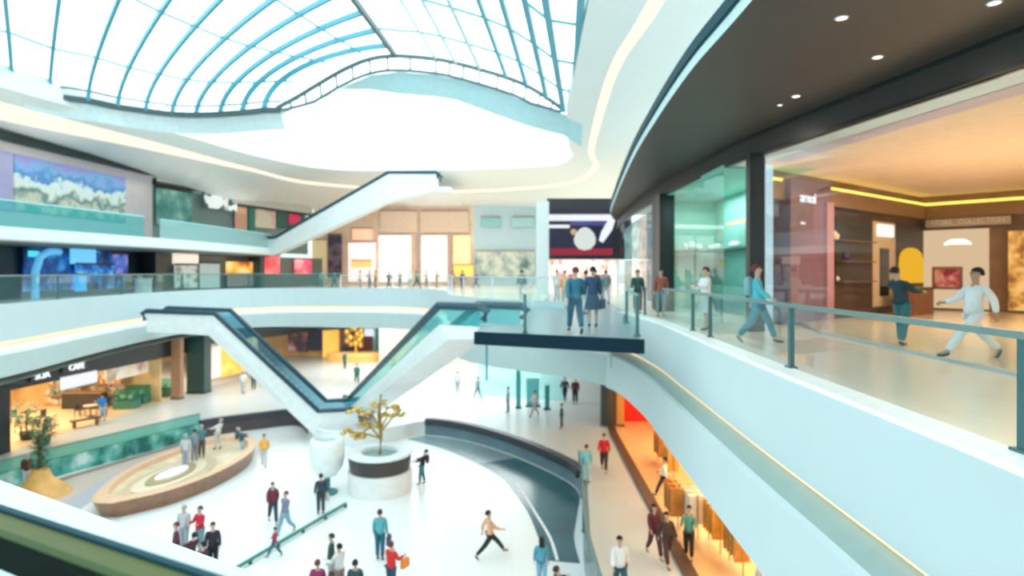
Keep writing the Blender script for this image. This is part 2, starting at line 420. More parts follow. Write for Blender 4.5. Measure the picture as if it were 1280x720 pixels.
for th in (.13, .5, .95, 1.3):
    m = MB(); pts = [ribpt(r, th) + Vector((0, 0, .1)) for r in ribs]
    for a, b in zip(pts, pts[1:]): m.bar(a, b, .08, .09)
    m.build('purlin', TRUSSM if th < .2 else TEALRIB, roof)
m = MB(); pts = [ribpt(r, 0) for r in ribs]
for a, b in zip(pts, pts[1:]): m.bar(a, b, .3, .3)
m.build('base_beam', mat('dark base beam', (.07, .11, .12), .5), roof)
m = MB(); m.grid([[ribpt(r, t) + Vector((0, 0, .2)) for t in TH] for r in ribs]); m.build('glazing', GLASSR, roof, smooth=True)
m = MB(); pts = [ribpt(r, PI/2) for r in ribs]
for a, b in zip(pts, pts[1:]): m.bar(a, b, .22, .3)
m.build('ridge_beam', TRUSSM, roof)
# barrel half on the right: members run along the mall
arch = [(346, 135), (372, 121), (400, 104), (430, 87), (462, 74), (497, 70), (545, 74), (570, 79), (600, 87), (633, 97), (658, 107), (683, 122), (704, 137)]
AR = [((px-640)*37.2/760, (340-py)*37.2/760) for px, py in arch]
right = AR[5:] + [(3.75, 9.75)]
def lon(i, d):
    x, z = right[i]; k = .075 + .06*i/(len(right)-1)
    return W(x - k*(37.2-d)*(1 if i < 8 else .62), d, z + (13.3-z)*0.0)
for i in range(1, len(right)):
    m = MB(); m.bar(lon(i, 37.2), lon(i, 4), .08 + .026*i, .14 + .03*i); m.build('rib', TEALRIB if i > 3 else mat('pale roof steel', (.55, .75, .8), .4), roof)
for d in (33, 28.5, 24, 19, 14, 9):
    m = MB()
    for i in range(len(right)-1): m.bar(lon(i, d), lon(i+1, d), .07, .1)
    m.build('purlin', TEALRIB, roof)
m = MB(); m.grid([[lon(i, d) + Vector((0, 0, .15)) for d in (37.2, 25, 15, 4)] for i in range(len(right))]); m.build('glazing', GLASSR, roof)
# arch truss
m = MB(); topc = [W(x, 37.2, z) for x, z in smooth_path(AR, 3)]; botc = [W(x*.985-.1, 37.2, z - .75*min(1, min(i, len(topc)-1-i)/5)-.12) for i, (x, z) in enumerate(smooth_path(AR, 3))]
for a, b in zip(topc, topc[1:]): m.bar(a, b, .2, .2)
for a, b in zip(botc, botc[1:]): m.bar(a, b, .14, .14)
for i in range(2, len(topc)-1, 2): m.bar(topc[i], botc[i], .1, .1, up=(0, 1, 0))
m.build('arch_truss', TRUSSM, roof)
# curved white band under the truss
low = [(346, 148), (372, 133), (400, 121), (430, 112), (462, 112), (497, 117), (545, 121), (570, 125), (600, 136), (633, 148), (658, 157), (683, 164), (704, 169)]
lowp = [W((px-640)*38.2/760, 38.2, (340-py)*38.2/760) for px, py in low]
m = MB(); m.grid([[p - Vector((0, -.3, 0)) for p in botc[::3]] + [W(4.4, 38, 9.5)], lowp + [W(4.4, 38.4, 7.9)]]); m.build('arch_band', mat('pale cyan band', (.55, .78, .82), .5), roof, smooth=True)
# far lower glazed roof behind the arch
far = bpy.data.objects.new('window_2', None); COL.objects.link(far); far['kind'] = 'structure'
far['label'] = 'white glazed roof beyond the arch truss over the far end of the atrium'
fr = [p for p in RI if p[1] > 36 and p[0] < 4.5]
nF = len(fr); rows = []
lowx = [W(-24, 38.2, 10.3)] + lowp + [W(4.2, 38.6, 10.3)]
def lerp_list(L, t):
    k = t*(len(L)-1); i = min(int(k), len(L)-2); return L[i].lerp(L[i+1], k-i)
frp = [W(p[0], p[1], 10.6) for p in reversed(fr)]
for j in range(9):
    t = j/8; row = []
    for i in range(17):
        u = i/16; p = lerp_list(lowx, u).lerp(lerp_list(frp, u), t); p.z += 1.0*math.sin(PI*t); row.append(p)
    rows.append(row)
m = MB(); m.grid(rows); m.build('glazing', GLASSR, far, smooth=True)
PALE = mat('white roof bars', (.85, .9, .92), .4)
for i in range(1, 16, 2):
    m = MB(); pts = [r[i] for r in rows]
    for a, b in zip(pts, pts[1:]): m.bar(a, b, .05, .06)
    m.build('rib', PALE, far)
m = MB(); 
pts = [W(-26.6, 34.5, 10.05)] + [ribpt(r, 0) for r in ribs[6:]]
gut = [p + Vector((0, .9, -1.0)) for p in pts]
m.grid([[p + Vector((0, .3, -.1)) for p in pts], gut]); m.build('gutter_band', mat('pale gutter', (.8, .92, .95), .5), roof)
# ================================================================== CANOPY OVER THE RIGHT WALKWAY
SE = smooth_path([(3.25, 1.5), (3.4, 8.6), (3.42, 11.7), (3.7, 16), (4.15, 21), (5.2, 30), (6.5, 40), (7.7, 45.4)], 5)
FR = smooth_path([(9.1, 1.5), (8.6, 5), (8.0, 9.5), (7.45, 12.8), (6.85, 16.5), (6.62, 19), (6.5, 24), (6.6, 30), (7.05, 38), (7.8, 45)], 5)
ZC = 3.85
mb = MB(); mb.grid([[W(x, y, ZC) for x, y in SE], [W(x, y, ZC) for x, y in FR]]); S(mb.build('ceiling_walkway', BROWNC))
mb = MB(); sweep(mb, SE, [(0, ZC), (.04, ZC+.15)]); S(mb.build('trim_16', mat('pale canopy edge', (.62, .84, .84), .5)))
mb = MB(); sweep(mb, SE, [(.04, ZC+.15), (.1, ZC+.17), (.1, ZC+.38), (-.1, ZC+.40)]); S(mb.build('trim_17', DARKTEAL))
mb = MB(); mb.grid([[W(x, y, ZC+.40) for x, y in offset(SE, -.05)], [W(18, y, ZC+.40) for x, y in SE]]); S(mb.build('roof_canopy', WHITE))
mb = MB(); sweep(mb, FR, [(.0, ZC+.3), (.0, 3.3), (-.15, 3.3)]); S(mb.build('trim_18', mat('dark bronze header', (.045, .045, .042), .4)))
mb = MB(); sweep(mb, FR, [(.05, ZC), (.05, ZC-.08), (0, ZC-.08)]); sweep(mb, FR, [(.05, 3.3), (.05, 3.22), (-.1, 3.22)]); S(mb.build('trim_19', BLACK))
# joints between the ceiling panels
for i, (px, py) in enumerate([(1052, 22), (1097, 71), (995, 120), (1243, 3), (975, 131)]):
    x, d = G(px, py, ZC)
    t = thing('downlight', 'small round white downlight recessed in the dark brown ceiling over the upper right walkway', 'ceiling light', W(x, d, ZC), 'downlights in the dark brown ceiling')
    r = .075 if i < 4 else .045
    MB().lathe([(r*1.35, -.0), (r*1.3, -.015), (r, -.012), (r, .0)], W(x, d, ZC-.002), 20).build('rim', mat('downlight rim', (.6, .62, .6), .3), t)
    MB().lathe([(r, -.008), (.001, -.010)], W(x, d, ZC-.002), 20).build('lens', emit_mat('downlight lens', (1, .97, .88), 3), t)
for (x, d) in ((6, 6), (6, 11), (5.6, 16)):
    area(x, d, ZC-.05, .5, .5, 12, (1, .86, .7))

for (x, d, w_, l_, p_) in ((10, 14, 4, 18, 60), (11, 34, 4, 18, 70)): area(x, d, ZC+.6, w_, l_, p_, (.92, 1, .98), (PI, 0, 0), 'soffit_fill_light')  # unseen fills added above the canopy to brighten the ring soffit
for (x, d, l_, p_) in ((-29.5, 30, 22, 130), (-27, 54, 18, 70)): area(x, d, 6.0, 1.5, l_, p_, (1, .97, .88), (PI, 0, 0), 'soffit_fill_light')  # added fills aimed up at the left side of the ring soffit
area(-8, 66, 5, 16, 3, 330, (1, .93, .86), (math.radians(60), 0, 0), 'far_fill_light')  # added fill that brightens the far peach facade
area(-8, 60, 4.5, 14, 5, 500, (.95, 1, 1), (0, 0, 0), 'far_fill_light')  # second added fill, lifts the far end of the gallery
# --- bounding walls behind the shops
def Sw(mb, name, m): return S(mb.build(name, m))
CREAMW = mat('warm cream wall', (.80, .68, .52), .6)
BROWNW = mat('brown timber panelling', (.22, .11, .05), .45, var=.2, scale=1.5)
ORANGEC = mat('peach ceiling', (.90, .72, .55), .6)
# near right shop
A0, A1, A2, A3 = (7.3, 18.4), (17.6, 26.2), (22, 21.5), (22, 2)
LW = [A0, A1]; BW = [A1, A2, A3]
mb = MB(); mb.ngon([W(x, y, 3.22) for x, y in [(9.0, 2), (8.0, 9.5), (7.45, 12.8), (6.9, 16.4), (6.75, 18.4), A1, A2, A3]]); S(mb.build('ceiling_shop', ORANGEC, tri=True))
mb = MB(); mb.ngon([W(x, y, Z2+.06) for x, y in [(8.9, 2), (8.02, 9.4), (8.28, 16.4), (9.2, 19.8), A1, A2, A3]]); 
S(mb.build('floor_shop', mat('glossy cream shop floor', (.78, .66, .50), .15), tri=True))
mb = MB(); mb.bar(W(8.9, 2, Z2+.03), W(8.0, 9.4, Z2+.03), .12, .07); mb.bar(W(8.0, 9.4, Z2+.03), W(8.28, 16.4, Z2+.03), .12, .07); S(mb.build('trim_20', mat('grey marble sill', (.5, .5, .5), .3)))
mb = MB(); panel(mb, A0, A1, Z2, 3.22, .2, 0); Sw(mb, 'wall_left', BROWNW)
mb = MB(); panel(mb, A1, A2, Z2, 3.22, .2, 0); panel(mb, A2, A3, Z2, 3.22, .2, 0); Sw(mb, 'wall_back', BROWNW)
mb = MB(); 
for a, b in ((A0, A1), (A1, A2), (A2, (22, 8))):
    panel(mb, a, b, 2.82, 2.92, .2, .24)
Sw(mb, 'trim_21', STRIPY)
mb = MB()
for a, b in ((A0, A1), (A1, A2), (A2, (22, 8))): panel(mb, a, b, 2.25, 2.80, .3, .32)
Sw(mb, 'trim_22', mat('brown bulkhead', (.34, .19, .07), .5))
mb = MB(); mb.grid([[W(x, y, 3.2) for x, y in offset(FR[:23], -.12)], [W(x, y, 3.2) for x, y in offset(FR[:23], -.75)]]); Sw(mb, 'trim_23', mat('pale blue painted reflection', (.72, .88, .95), .4))  # band coloured as the cyan sky reflection in the window glass
mb = MB(); mb.grid([[W(x, y, 3.19) for x, y in offset(FR[:23], -.75)], [W(x, y, 3.19) for x, y in offset(FR[:23], -1.35)]]); Sw(mb, 'trim_24', mat('lilac painted reflection', (.62, .55, .68), .4))  # lilac part of the same reflection, painted as a soffit band
area(13.5, 17, 2.7, 6, 5, 420, (1, .72, .45)); area(15, 9, 2.7, 6, 5, 240, (1, .72, .45)); area(14, 16, -1.2, 7, 6, 160, (1, .74, .5), rot=(PI, 0, 0), name='upward_fill_light')  # last light: fill without a fixture, near the floor, aimed at the ceiling

# things on the shop's walls
def wall_thing(name, label, cat, poly, px0, px1, z0, z1, m, th=.15, off=.3, group=None):
    a, b = hit(px0, poly), hit(px1, poly)
    o = panel(MB(), a, b, z0, z1, th, off).build(name, m); return tag(o, label, cat, group), a, b
def on_wall(a, b, u0, u1): 
    a, b = Vector(a), Vector(b); return tuple(a.lerp(b, u0)), tuple(a.lerp(b, u1))
def wthing(name, label, cat, a, b, group=None):
    c = (Vector(a)+Vector(b))/2
    return thing(name, label, cat, W(c.x, c.y, Z2+.06), group)
# plum pilaster with the shop's white lettering
a, b = hit(969, LW), hit(1020, LW)
t = wthing('display_pillar', 'plum coloured shop pillar with white lettering near its top beside the tall black post', 'pillar', a, b)
panel(MB(), a, b, Z2+.06, 2.9, .5, .5).build('shaft', mat('plum lacquer', (.24, .13, .20), .35, emit=.0), t)
a2, b2 = on_wall(a, b, .82, 1.0)
panel(MB(), a2, b2, Z2+.06, 2.3, .1, .6).build('edge_strip', mat('rose lacquer', (.46, .26, .34), .35), t)
PLW = emit_mat('lit white lettering', (1, .95, .92), 1.3)
def lettering(name, text, p, q, z, h, off, m, parent, ext=.02):
    """text standing on the wall running from p to q (read from the viewer's side)"""
    p, q = Vector(p), Vector(q); t_ = (q-p).normalized(); n = Vector((t_.y, -t_.x))
    if n.dot(-p) < 0: n = -n
    c = bpy.data.curves.new(name, 'FONT'); c.body = text; c.size = h*1.4; c.extrude = ext; c.align_x = 'CENTER'; c.align_y = 'CENTER'; c.resolution_u = 3
    o = bpy.data.objects.new(name, c); COL.objects.link(o); c.materials.append(m)
    mid = (p+q)/2 + n*(off+ext+.005)
    # text x axis to the viewer's right
    tx = t_ if t_.cross(n) < 0 else -t_
    M = Matrix(((tx.x, 0, n.x, 0), (tx.y, 0, n.y, 0), (0, 1, 0, 0), (0, 0, 0, 1)))
    M = Matrix.Translation(W(mid.x, mid.y, z)) @ M
    if parent is not None: o.parent = parent; o.matrix_parent_inverse = parent_inv(parent)
    o.matrix_basis = M
    w = (q-p).length
    bpy.context.view_layer.update()
    if o.dimensions.x > w: M = M @ Matrix.Diagonal((w/o.dimensions.x, 1, 1, 1))
    me = bpy.data.meshes.new_from_object(o.evaluated_get(bpy.context.evaluated_depsgraph_get())); bpy.data.objects.remove(o)
    o = bpy.data.objects.new(name, me); COL.objects.link(o)
    if parent is not None: o.parent = parent; o.matrix_parent_inverse = parent_inv(parent)
    o.matrix_basis = M
    return o
p, q = on_wall(a, b, .05, .75)
lettering('lettering', 'arnoi', p, q, 2.35, .34, .5, PLW, t)
p, q = on_wall(a, b, .1, .45)
lettering('lettering', 'aino', p, q, 1.55, .1, .5, PLW, t)
# dark display case
a, b = hit(1024, LW), hit(1076, LW)
t = wthing('display_case', 'tall dark brown display case with small lit goods beside the plum pillar', 'display case', a, b)
panel(MB(), a, b, Z2+.06, 2.1, .35, .4).build('case', mat('dark walnut', (.07, .035, .02), .4), t)
g_ = on_wall(a, b, .08, .92); panel(MB(), g_[0], g_[1], -.4, 1.9, .05, .45).build('back_panel', mat('dark bronze panel', (.04, .035, .035), .3), t)
for z in (-.35, .35, 1.05):
    panel(MB(), g_[0], g_[1], z, z+.04, .25, .66).build('shelf', mat('walnut shelf', (.18, .09, .05), .4), t)
def goods(kind, label, poly, px, z, r, m, off=.5, parent=None):
    off = 1.02
    h = hit(px, poly); n = Vector((-h[0], -h[1])).normalized()
    c = W(h[0]+n.x*off, h[1]+n.y*off, z)
    o = MB().lathe([(.001, 0), (r*.7, 0), (r, r*.5), (r*.9, r*1.1), (r*.4, r*1.5), (r*.45, r*1.8), (.001, r*1.8)], c, 14).build(kind, m, smooth=True)
    return tag(o, label, 'vase')
CREAMG = mat('cream ceramic', (.75, .62, .42), .35); NAVYG = mat('navy bag leather', (.03, .03, .07), .5)
goods('vase', 'round cream vase on the highest shelf of the dark display case', LW, 1043, 1.1, .16, CREAMG, .72)
goods('vase', 'small tan vase on the middle shelf of the dark display case', LW, 1032, .40, .14, mat('tan ceramic', (.5, .3, .12), .4), .72)
goods('vase', 'dark navy vase on the middle shelf of the display case', LW, 1056, .40, .2, NAVYG, .72)
goods('vase', 'white vase on the lowest shelf of the dark display case', LW, 1046, -.30, .09, mat('white ceramic', (.85, .8, .75), .3), .72)
# cream framed niche
a, b = hit(1079, LW), hit(1107, LW)
t = wthing('mirror_frame', 'tall cream framed mirror panel between the dark case and the counter', 'mirror', a, b)
panel(MB(), a, b, -1.3, 1.9, .2, .35).build('frame', mat('cream frame', (.72, .55, .36), .45), t)
g_ = on_wall(a, b, .28, .68); panel(MB(), g_[0], g_[1], -.9, .9, .04, .38).build('dark_glass', mat('dark mirror', (.02, .02, .02), .1), t)
g_ = on_wall(a, b, .15, .85); panel(MB(), g_[0], g_[1], 1.35, 1.8, .06, .41).build('light_box', emit_mat('niche light', (1, .88, .7), 1.5), t)
# service recess with arch and counter
a, b = hit(1108, LW), hit(1154, LW)
t = wthing('wall_niche', 'dark recessed panel with a glowing amber arch behind the counter', 'niche', a, b)
panel(MB(), a, b, -1.3, 1.9, .12, .22).build('panel', mat('dark niche', (.06, .04, .035), .5), t)
m = MB(); pa, pb = Vector(on_wall(a, b, .12, .8)[0]), Vector(on_wall(a, b, .12, .8)[1]); tv = (pb-pa); nn = Vector((tv.y, -tv.x)).normalized(); nn = nn if nn.dot(-pa) > 0 else -nn
pts = []
for i in range(13):
    th = PI*i/12; u = .5 - .5*math.cos(th); pp = pa + tv*u + nn*.27; pts.append(W(pp.x, pp.y, .25+.75*math.sin(th)**.6 if 0 < i < 12 else .25))
pp = pb + nn*.27; qq = pa + nn*.27
m.ngon(pts + [W(pp.x, pp.y, -.45), W(qq.x, qq.y, -.45)]); m.build('arch', emit_mat('amber arch glow', (1.0, .50, .03), .95), t)
h = hit(1128, LW); 
t = thing('shop_counter', 'reddish brown wooden service counter inside the warm shop', 'counter', W(h[0]-1.0, h[1]-2.2, Z2+.06), rz=.65)
x_, d_ = h[0]-1.0, h[1]-2.2
M = Matrix.Translation(W(x_, d_, Z2+.06)) @ Matrix.Rotation(.65, 4, 'Z')
def place(mb, M): mb.v = [M @ v for v in mb.v]; return mb
place(MB().box(-.95, .95, -.35, .35, 0, .95), M).build('body', mat('red brown wood', (.26, .10, .045), .4, var=.15), t)
place(MB().box(-1.02, 1.02, -.42, .42, .95, 1.02), M).build('top', mat('dark counter top', (.05, .03, .02), .25), t)
# lit beige wall panel, header band, wall lamp, picture
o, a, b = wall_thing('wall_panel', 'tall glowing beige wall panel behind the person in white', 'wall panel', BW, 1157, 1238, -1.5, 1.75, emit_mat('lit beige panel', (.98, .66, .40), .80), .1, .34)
t = wthing('wall_sign', 'long pale sign band with small lettering above the beige panel', 'sign', hit(1160, BW), hit(1266, BW))
panel(MB(), hit(1160, BW), hit(1266, BW), 1.88, 2.2, .08, .42).build('board', mat('taupe board', (.55, .45, .34), .5), t)
lettering('lettering', 'STORE   COLLECTION', hit(1168, BW), hit(1258, BW), 2.04, .2, .43, mat('pale lettering', (.9, .85, .75), .5), t)
p = hit(1197, BW); n = Vector((-p[0], -p[1])).normalized(); lp = W(p[0]+n.x*.6, p[1]+n.y*.6, 1.12)
t = thing('wall_lamp', 'glowing half dome wall lamp on the beige panel', 'lamp', lp)
MB().lathe([(.001, .22), (.25, .20), (.42, .08), (.46, 0)], lp, 20).build('lamp_shade', emit_mat('lamp shade glow', (1, .95, .82), 2.2), t, smooth=True)
MB().bar(lp + Vector((0, 0, .15)), lp + Vector((-n.x*.3, -n.y*.3, .15)), .05, .05).build('bracket', BLACK, t)
t = wthing('picture', 'pink and dark framed picture on the beige panel', 'picture', hit(1168, BW), hit(1206, BW))
panel(MB(), hit(1168, BW), hit(1206, BW), -.72, .22, .05, .42).build('frame', mat('picture frame', (.30, .14, .10), .4), t)
g_ = hit(1172, BW), hit(1202, BW); panel(MB(), g_[0], g_[1], -.62, .1, .03, .45).build('print', ramp_mat('pink print', [(.35, (.35, .02, .06)), (.5, (.8, .25, .3)), (.6, (.9, .6, .6)), (.7, (.25, .05, .08))], 3), t)
o, a, b = wall_thing('wall_panel', 'amber yellow lit display panel at the far end of the warm shop wall', 'wall panel', BW, 1262, 1320, -1.5, 1.6, ramp_mat('amber goods', [(.35, (.30, .13, .03)), (.5, (.75, .42, .10)), (.65, (.95, .7, .3))], 2.2, emit=.35), .1, .34)

# glass wall of the near shop and the posts between bays
mb = MB(); mb.grid([[W(x, y, Z2+.05) for x, y in FR[:23]], [W(x, y, 3.25) for x, y in FR[:23]]]); g1 = mb.build('window_3', GLASSW); S(g1)
def post_at(px, w, label, m=BLACK, dep=.3):
    h = hit(px, FR); o = MB().obox(W(h[0]-.02, h[1], (Z2+3.3)/2), (w/2, 0, 0), (0, dep/2, 0), (0, 0, (3.3-Z2)/2)).build('shopfront_post', m, bevel=.01)
    return tag(o, label, 'post')
post_at(945, .42, 'tall black post between the warm shop and the teal window')
post_at(831, .62, 'wide black column just beyond the teal lit window', dep=.9)
post_at(821, .30, 'narrow dark column behind the wide black column', mat('charcoal', (.05, .06, .065), .4), .5)
h0 = hit(952, FR); 
t = thing('reflection_panel', 'pale blue glowing panel standing in for a glass reflection beside the plum pillar', 'column', W(7.45, 18.0, Z2))
place(MB().box(-.28, .28, -.12, .12, 0, 4.8), Matrix.Translation(W(7.4, 18.0, Z2))).build('sheen_panel', emit_mat('pale blue reflection glow', (.68, .90, .97), .9), t)  # emissive panel added to imitate the bright reflection in the shop glass
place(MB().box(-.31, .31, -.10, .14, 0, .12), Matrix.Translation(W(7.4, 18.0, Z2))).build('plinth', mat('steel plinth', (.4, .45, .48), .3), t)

# teal window bay
TW = [(9.2, 19.0), (9.2, 27.5), (6.7, 27.6)]
TEALW = mat('pale teal wall', (.33, .72, .62), .5)
mb = MB(); mb.box(9.2, 9.4, 20.1, 27.6, EYE+Z2, EYE+3.3); Sw(mb, 'wall_right', TEALW)
mb = MB(); mb.box(6.8, 9.4, 27.5, 27.7, EYE+Z2, EYE+3.3); Sw(mb, 'wall_back', TEALW)
mb = MB(); mb.box(6.5, 9.4, 18.8, 27.6, EYE+3.2, EYE+3.3); Sw(mb, 'ceiling_window', TEALW)
area(8.0, 23.5, 3.1, 1.5, 6, 170, (.9, 1, .98))
i0 = min(range(len(FR)), key=lambda i: abs(FR[i][1]-18.8)); i1 = min(range(len(FR)), key=lambda i: abs(FR[i][1]-24.8))
mb = MB(); mb.grid([[W(x, y, Z2+.05) for x, y in FR[i0:i1+1]], [W(x, y, 3.25) for x, y in FR[i0:i1+1]]]); S(mb.build('window_4', glass_mat('teal shop glass', (.75, .95, .92), .15, gain=.2)))
t = thing('shelf_unit', 'long dark wall shelf in the teal window carrying white tableware', 'shelf', W(8.9, 22.6, .3))
MB().box(8.5, 9.2, 19.6, 27.2, EYE+.86, EYE+.94).box(6.9, 8.5, 26.7, 27.4, EYE+.86, EYE+.94).build('shelf_board', mat('dark green shelf', (.03, .16, .15), .4), t)
MB().box(8.6, 9.2, 19.6, 27.2, EYE-1.15, EYE-.55).build('cabinet', mat('teal cabinet', (.2, .45, .42), .4), t)
MB().box(8.6, 8.9, 20, 24.5, EYE+1.9, EYE+1.98).build('light_bar', emit_mat('peach light bar', (1, .8, .55), 1.2), t)
WC = mat('white china', (.9, .93, .9), .25)
labs = ['tall white jug', 'white stacked bowls', 'white round teapot', 'small white cup', 'broad white tureen', 'slim white vase']
for i, (px, r, hh) in enumerate([(865, .16, 2.6), (874, .18, 1.6), (890, .2, 1.3), (897, .14, 1.9), (919, .26, 1.0), (857, .12, 2.8)]):
    dd = 8.85*760/(px-640); dd, xx_ = (dd, 8.85) if dd < 27 else (27.0, (px-640)*27.0/760); c = W(xx_, dd, .95)
    o = MB().lathe([(.001, 0), (r*.6, 0), (r, r*.5*hh/1.5), (r*.85, r*hh*.8), (r*.5, r*hh), (.001, r*hh)], c, 14).build('tableware', WC, smooth=True)
    tag(o, labs[i] + ' on the dark shelf in the teal window', 'tableware', 'white tableware in the teal window')
# further bays on the right
for i, (pa, pb, col, lab) in enumerate([(817, 806, (.75, .45, .36), 'salmon'), (805, 797, (.22, .26, .28), 'charcoal'), (796, 788, (.85, .60, .50), 'pale peach'), (787, 780, (.75, .80, .72), 'off-white'), (779, 772, (.18, .35, .32), 'deep green')]):
    a, b = hit(pa, FR), hit(pb, FR)
    o = panel(MB(), (a[0]+.5, a[1]), (b[0]+.5, b[1]), Z2+.1, 3.1, .1, 0).build('shop_display', ramp_mat('bay %d' % i, [(.35, tuple(c*.6 for c in col)), (.5, col), (.65, tuple(min(1, c*1.3) for c in col))], 1.5, emit=.35))
    tag(o, lab + ' backlit display panel in the row of narrow shop windows beyond the black column', 'display panel')
i2 = min(range(len(FR)), key=lambda i: abs(FR[i][1]-27.8))
mb = MB(); mb.grid([[W(x, y, Z2+.05) for x, y in FR[i2:]], [W(x, y, 3.25) for x, y in FR[i2:]]]); S(mb.build('window_5', GLASSW))

# ================================================================== FAR DOORWAY WITH THE BILLBOARD
FD = 46.0
def fx(px, d=FD): return (px-640)*d/760
def fz(py, d=FD): return (340-py)*d/760
mb = MB(); mb.box(fx(671), fx(686), FD-.3, FD+.5, EYE+Z2, EYE+fz(262)+.6); Sw(mb, 'pillar_far', WHITE)
mb = MB(); mb.box(fx(684), fx(790), FD+.25, FD+.45, EYE+fz(324), EYE+5.6); Sw(mb, 'wall_far_header', mat('dark header wall', (.04, .035, .045), .5))
t = thing('billboard', 'large dark billboard with white lettering and a white bulb shape above the far shop doorway', 'billboard', W(fx(727), FD, fz(322)))
MB().box(fx(685), fx(768.5), FD+.05, FD+.22, EYE+fz(322), EYE+fz(263)).build('panel', mat('near black billboard', (.022, .016, .05), .4), t)
MB().box(fx(686), fx(768), FD-.0, FD+.06, EYE+fz(276), EYE+fz(268)).build('white_band', emit_mat('billboard white', (.92, .96, 1), 1.0), t)
MB().box(fx(714), fx(762), FD-.01, FD+.05, EYE+fz(282), EYE+fz(276)).build('indigo_band', mat('indigo band', (.09, .08, .30), .4), t)
MB().box(fx(686), fx(712), FD-.01, FD+.05, EYE+fz(285), EYE+fz(281)).build('white_bar', emit_mat('billboard white', (.92, .96, 1), 1.0), t)
MB().box(fx(688), fx(766), FD-.01, FD+.05, EYE+fz(319), EYE+fz(310.5)).build('red_band', emit_mat('billboard red', (.42, .05, .08), .8), t)
m = MB(); c = W(fx(731), FD-.03, fz(300)); m.lathe([(.001, -.78), (.45, -.68), (.78, -.3), (.84, .1), (.66, .55), (.35, .85), (.12, .95), (.001, .97)], c, 20, sy=.12); m.build('bulb_shape', emit_mat('billboard pale', (.80, .88, .84), .9), t, smooth=True)
m = MB(); m.tube([W(fx(751), FD-.02, fz(302)), W(fx(756), FD-.02, fz(292)), W(fx(761), FD-.02, fz(284)), W(fx(765), FD-.02, fz(274))], [.18, .3, .32, .25], 8); m.build('curl_shape', MATS['billboard white'], t)
m = MB(); m.ball(W(fx(717), FD-.02, fz(290)), .24, 10, 0, (1, .2, 1)); m.build('peach_spot', mat('peach spot', (.85, .45, .30), .5), t)
mb = MB(); mb.box(fx(684), fx(775), FD+5, FD+5.2, EYE+Z2, EYE+2); Sw(mb, 'wall_far_shop', ramp_mat('busy bright shop interior', [(.3, (.75, .25, .15)), (.42, (.9, .75, .68)), (.55, (.85, .88, .88)), (.64, (.55, .2, .2)), (.72, (.9, .85, .8))], 1.4, emit=.55))
mb = MB(); mb.box(fx(684), fx(790), FD+.3, FD+5, EYE+1.0, EYE+1.1); Sw(mb, 'ceiling_far_shop', WHITE)
mb = MB(); mb.box(fx(683), fx(683.8), FD+.3, FD+5, EYE+Z2, EYE+1.1); mb.box(fx(772), fx(774), FD+.3, FD+5, EYE+Z2, EYE+1.1); Sw(mb, 'wall_far_side', WHITE)
area(fx(728), FD+2.5, .95, 3.5, 3, 180, (1, .92, .85))
for i, (px, col, lab) in enumerate([(701, (.75, .22, .06), 'orange'), (716, (.45, .06, .1), 'dark red'), (732, (.85, .45, .3), 'salmon'), (745, (.8, .3, .22), 'coral'), (757, (.4, .1, .12), 'maroon')]):
    x = fx(px, FD+3)
    t = thing('clothes_rack', lab + ' clothes on a rack inside the far doorway under the billboard', 'clothes rack', W(x, FD+3, Z2))
    MB().bar(W(x-.36, FD+3, -.2), W(x+.36, FD+3, -.2), .05, .05).bar(W(x-.36, FD+3, Z2), W(x-.36, FD+3, -.2), .05, .05).bar(W(x+.36, FD+3, Z2), W(x+.36, FD+3, -.2), .05, .05).build('rail', mat('chrome', (.6, .6, .6), .2, 1), t)
    m = MB()
    for k_ in range(6):
        xx = x-.28+k_*.11; m.obox(W(xx, FD+3, -.75+.04*(k_ % 2)), (.05, 0, 0), (0, .22, 0), (0, 0, .5))
    m.build('clothes', mat(lab+' cloth', col, .8, var=.2), t)

# ================================================================== FAR SHOPS (centre)
FC = [(-26.5, 74), (6.0, 74)]
PEACH = ramp_mat('peach stone cladding', [(.3, (.70, .50, .36)), (.6, (.82, .63, .48))], .6)
def wallp(name, poly, px0, px1, z0, z1, m, th=.3, off=0): return Sw(panel(MB(), hit(px0, poly), hit(px1, poly), z0, z1, th, off), name, m)
def D(py, d=74.): return (340-py)*d/760
wallp('wall_back', FC, 392, 592, Z2, D(255), PEACH)
wallp('wall_back', FC, 592, 690, Z2, D(255), mat('pale blue cladding', (.50, .66, .72), .5))
def fpanel(lab, px0, px1, py0, py1, m, cat='display panel', name='shop_display', poly=FC, off=.3, frame=None, group=None):
    a, b = hit(px0, poly), hit(px1, poly); dm = (a[1]+b[1])/2
    t = thing(name, lab, cat, W((a[0]+b[0])/2, dm, max(Z2, zat(py1, (0, dm)))), group)
    z1, z0 = zat(py0, (0, dm)), zat(py1, (0, dm))
    panel(MB(), a, b, z0, z1, .1, off).build('panel', m, t)
    fm = frame or mat('thin bronze frame', (.35, .24, .18), .4)
    panel(MB(), a, b, z1-.02, z1+.12, .2, off+.1).build('top_rail', fm, t)
    return t
def lit(name, c, s): return ramp_mat(name, [(.3, tuple(x*.86 for x in c)), (.65, c)], .35, emit=s)
fpanel('upper peach cladding panel above the pink lit shopfront', 476, 522, 264, 291, mat('peach panel a', (.80, .60, .46), .5), 'wall panel', 'wall_panel')
fpanel('upper tan cladding panel above the cream lit shopfront', 526, 586, 264, 291, mat('peach panel b', (.76, .57, .42), .5), 'wall panel', 'wall_panel')
fpanel('bright cream lit shopfront at the far end', 474, 514, 294, 352, lit('lit cream', (1, .9, .86), .8))
fpanel('bright pinkish white lit shopfront beside the orange one', 527, 559, 294, 352, lit('lit pinkish', (1, .86, .80), .75))
fpanel('glowing orange shopfront at the far end beside the grey blue wall', 567, 588, 294, 330, lit('lit orange', (1, .68, .32), .75))
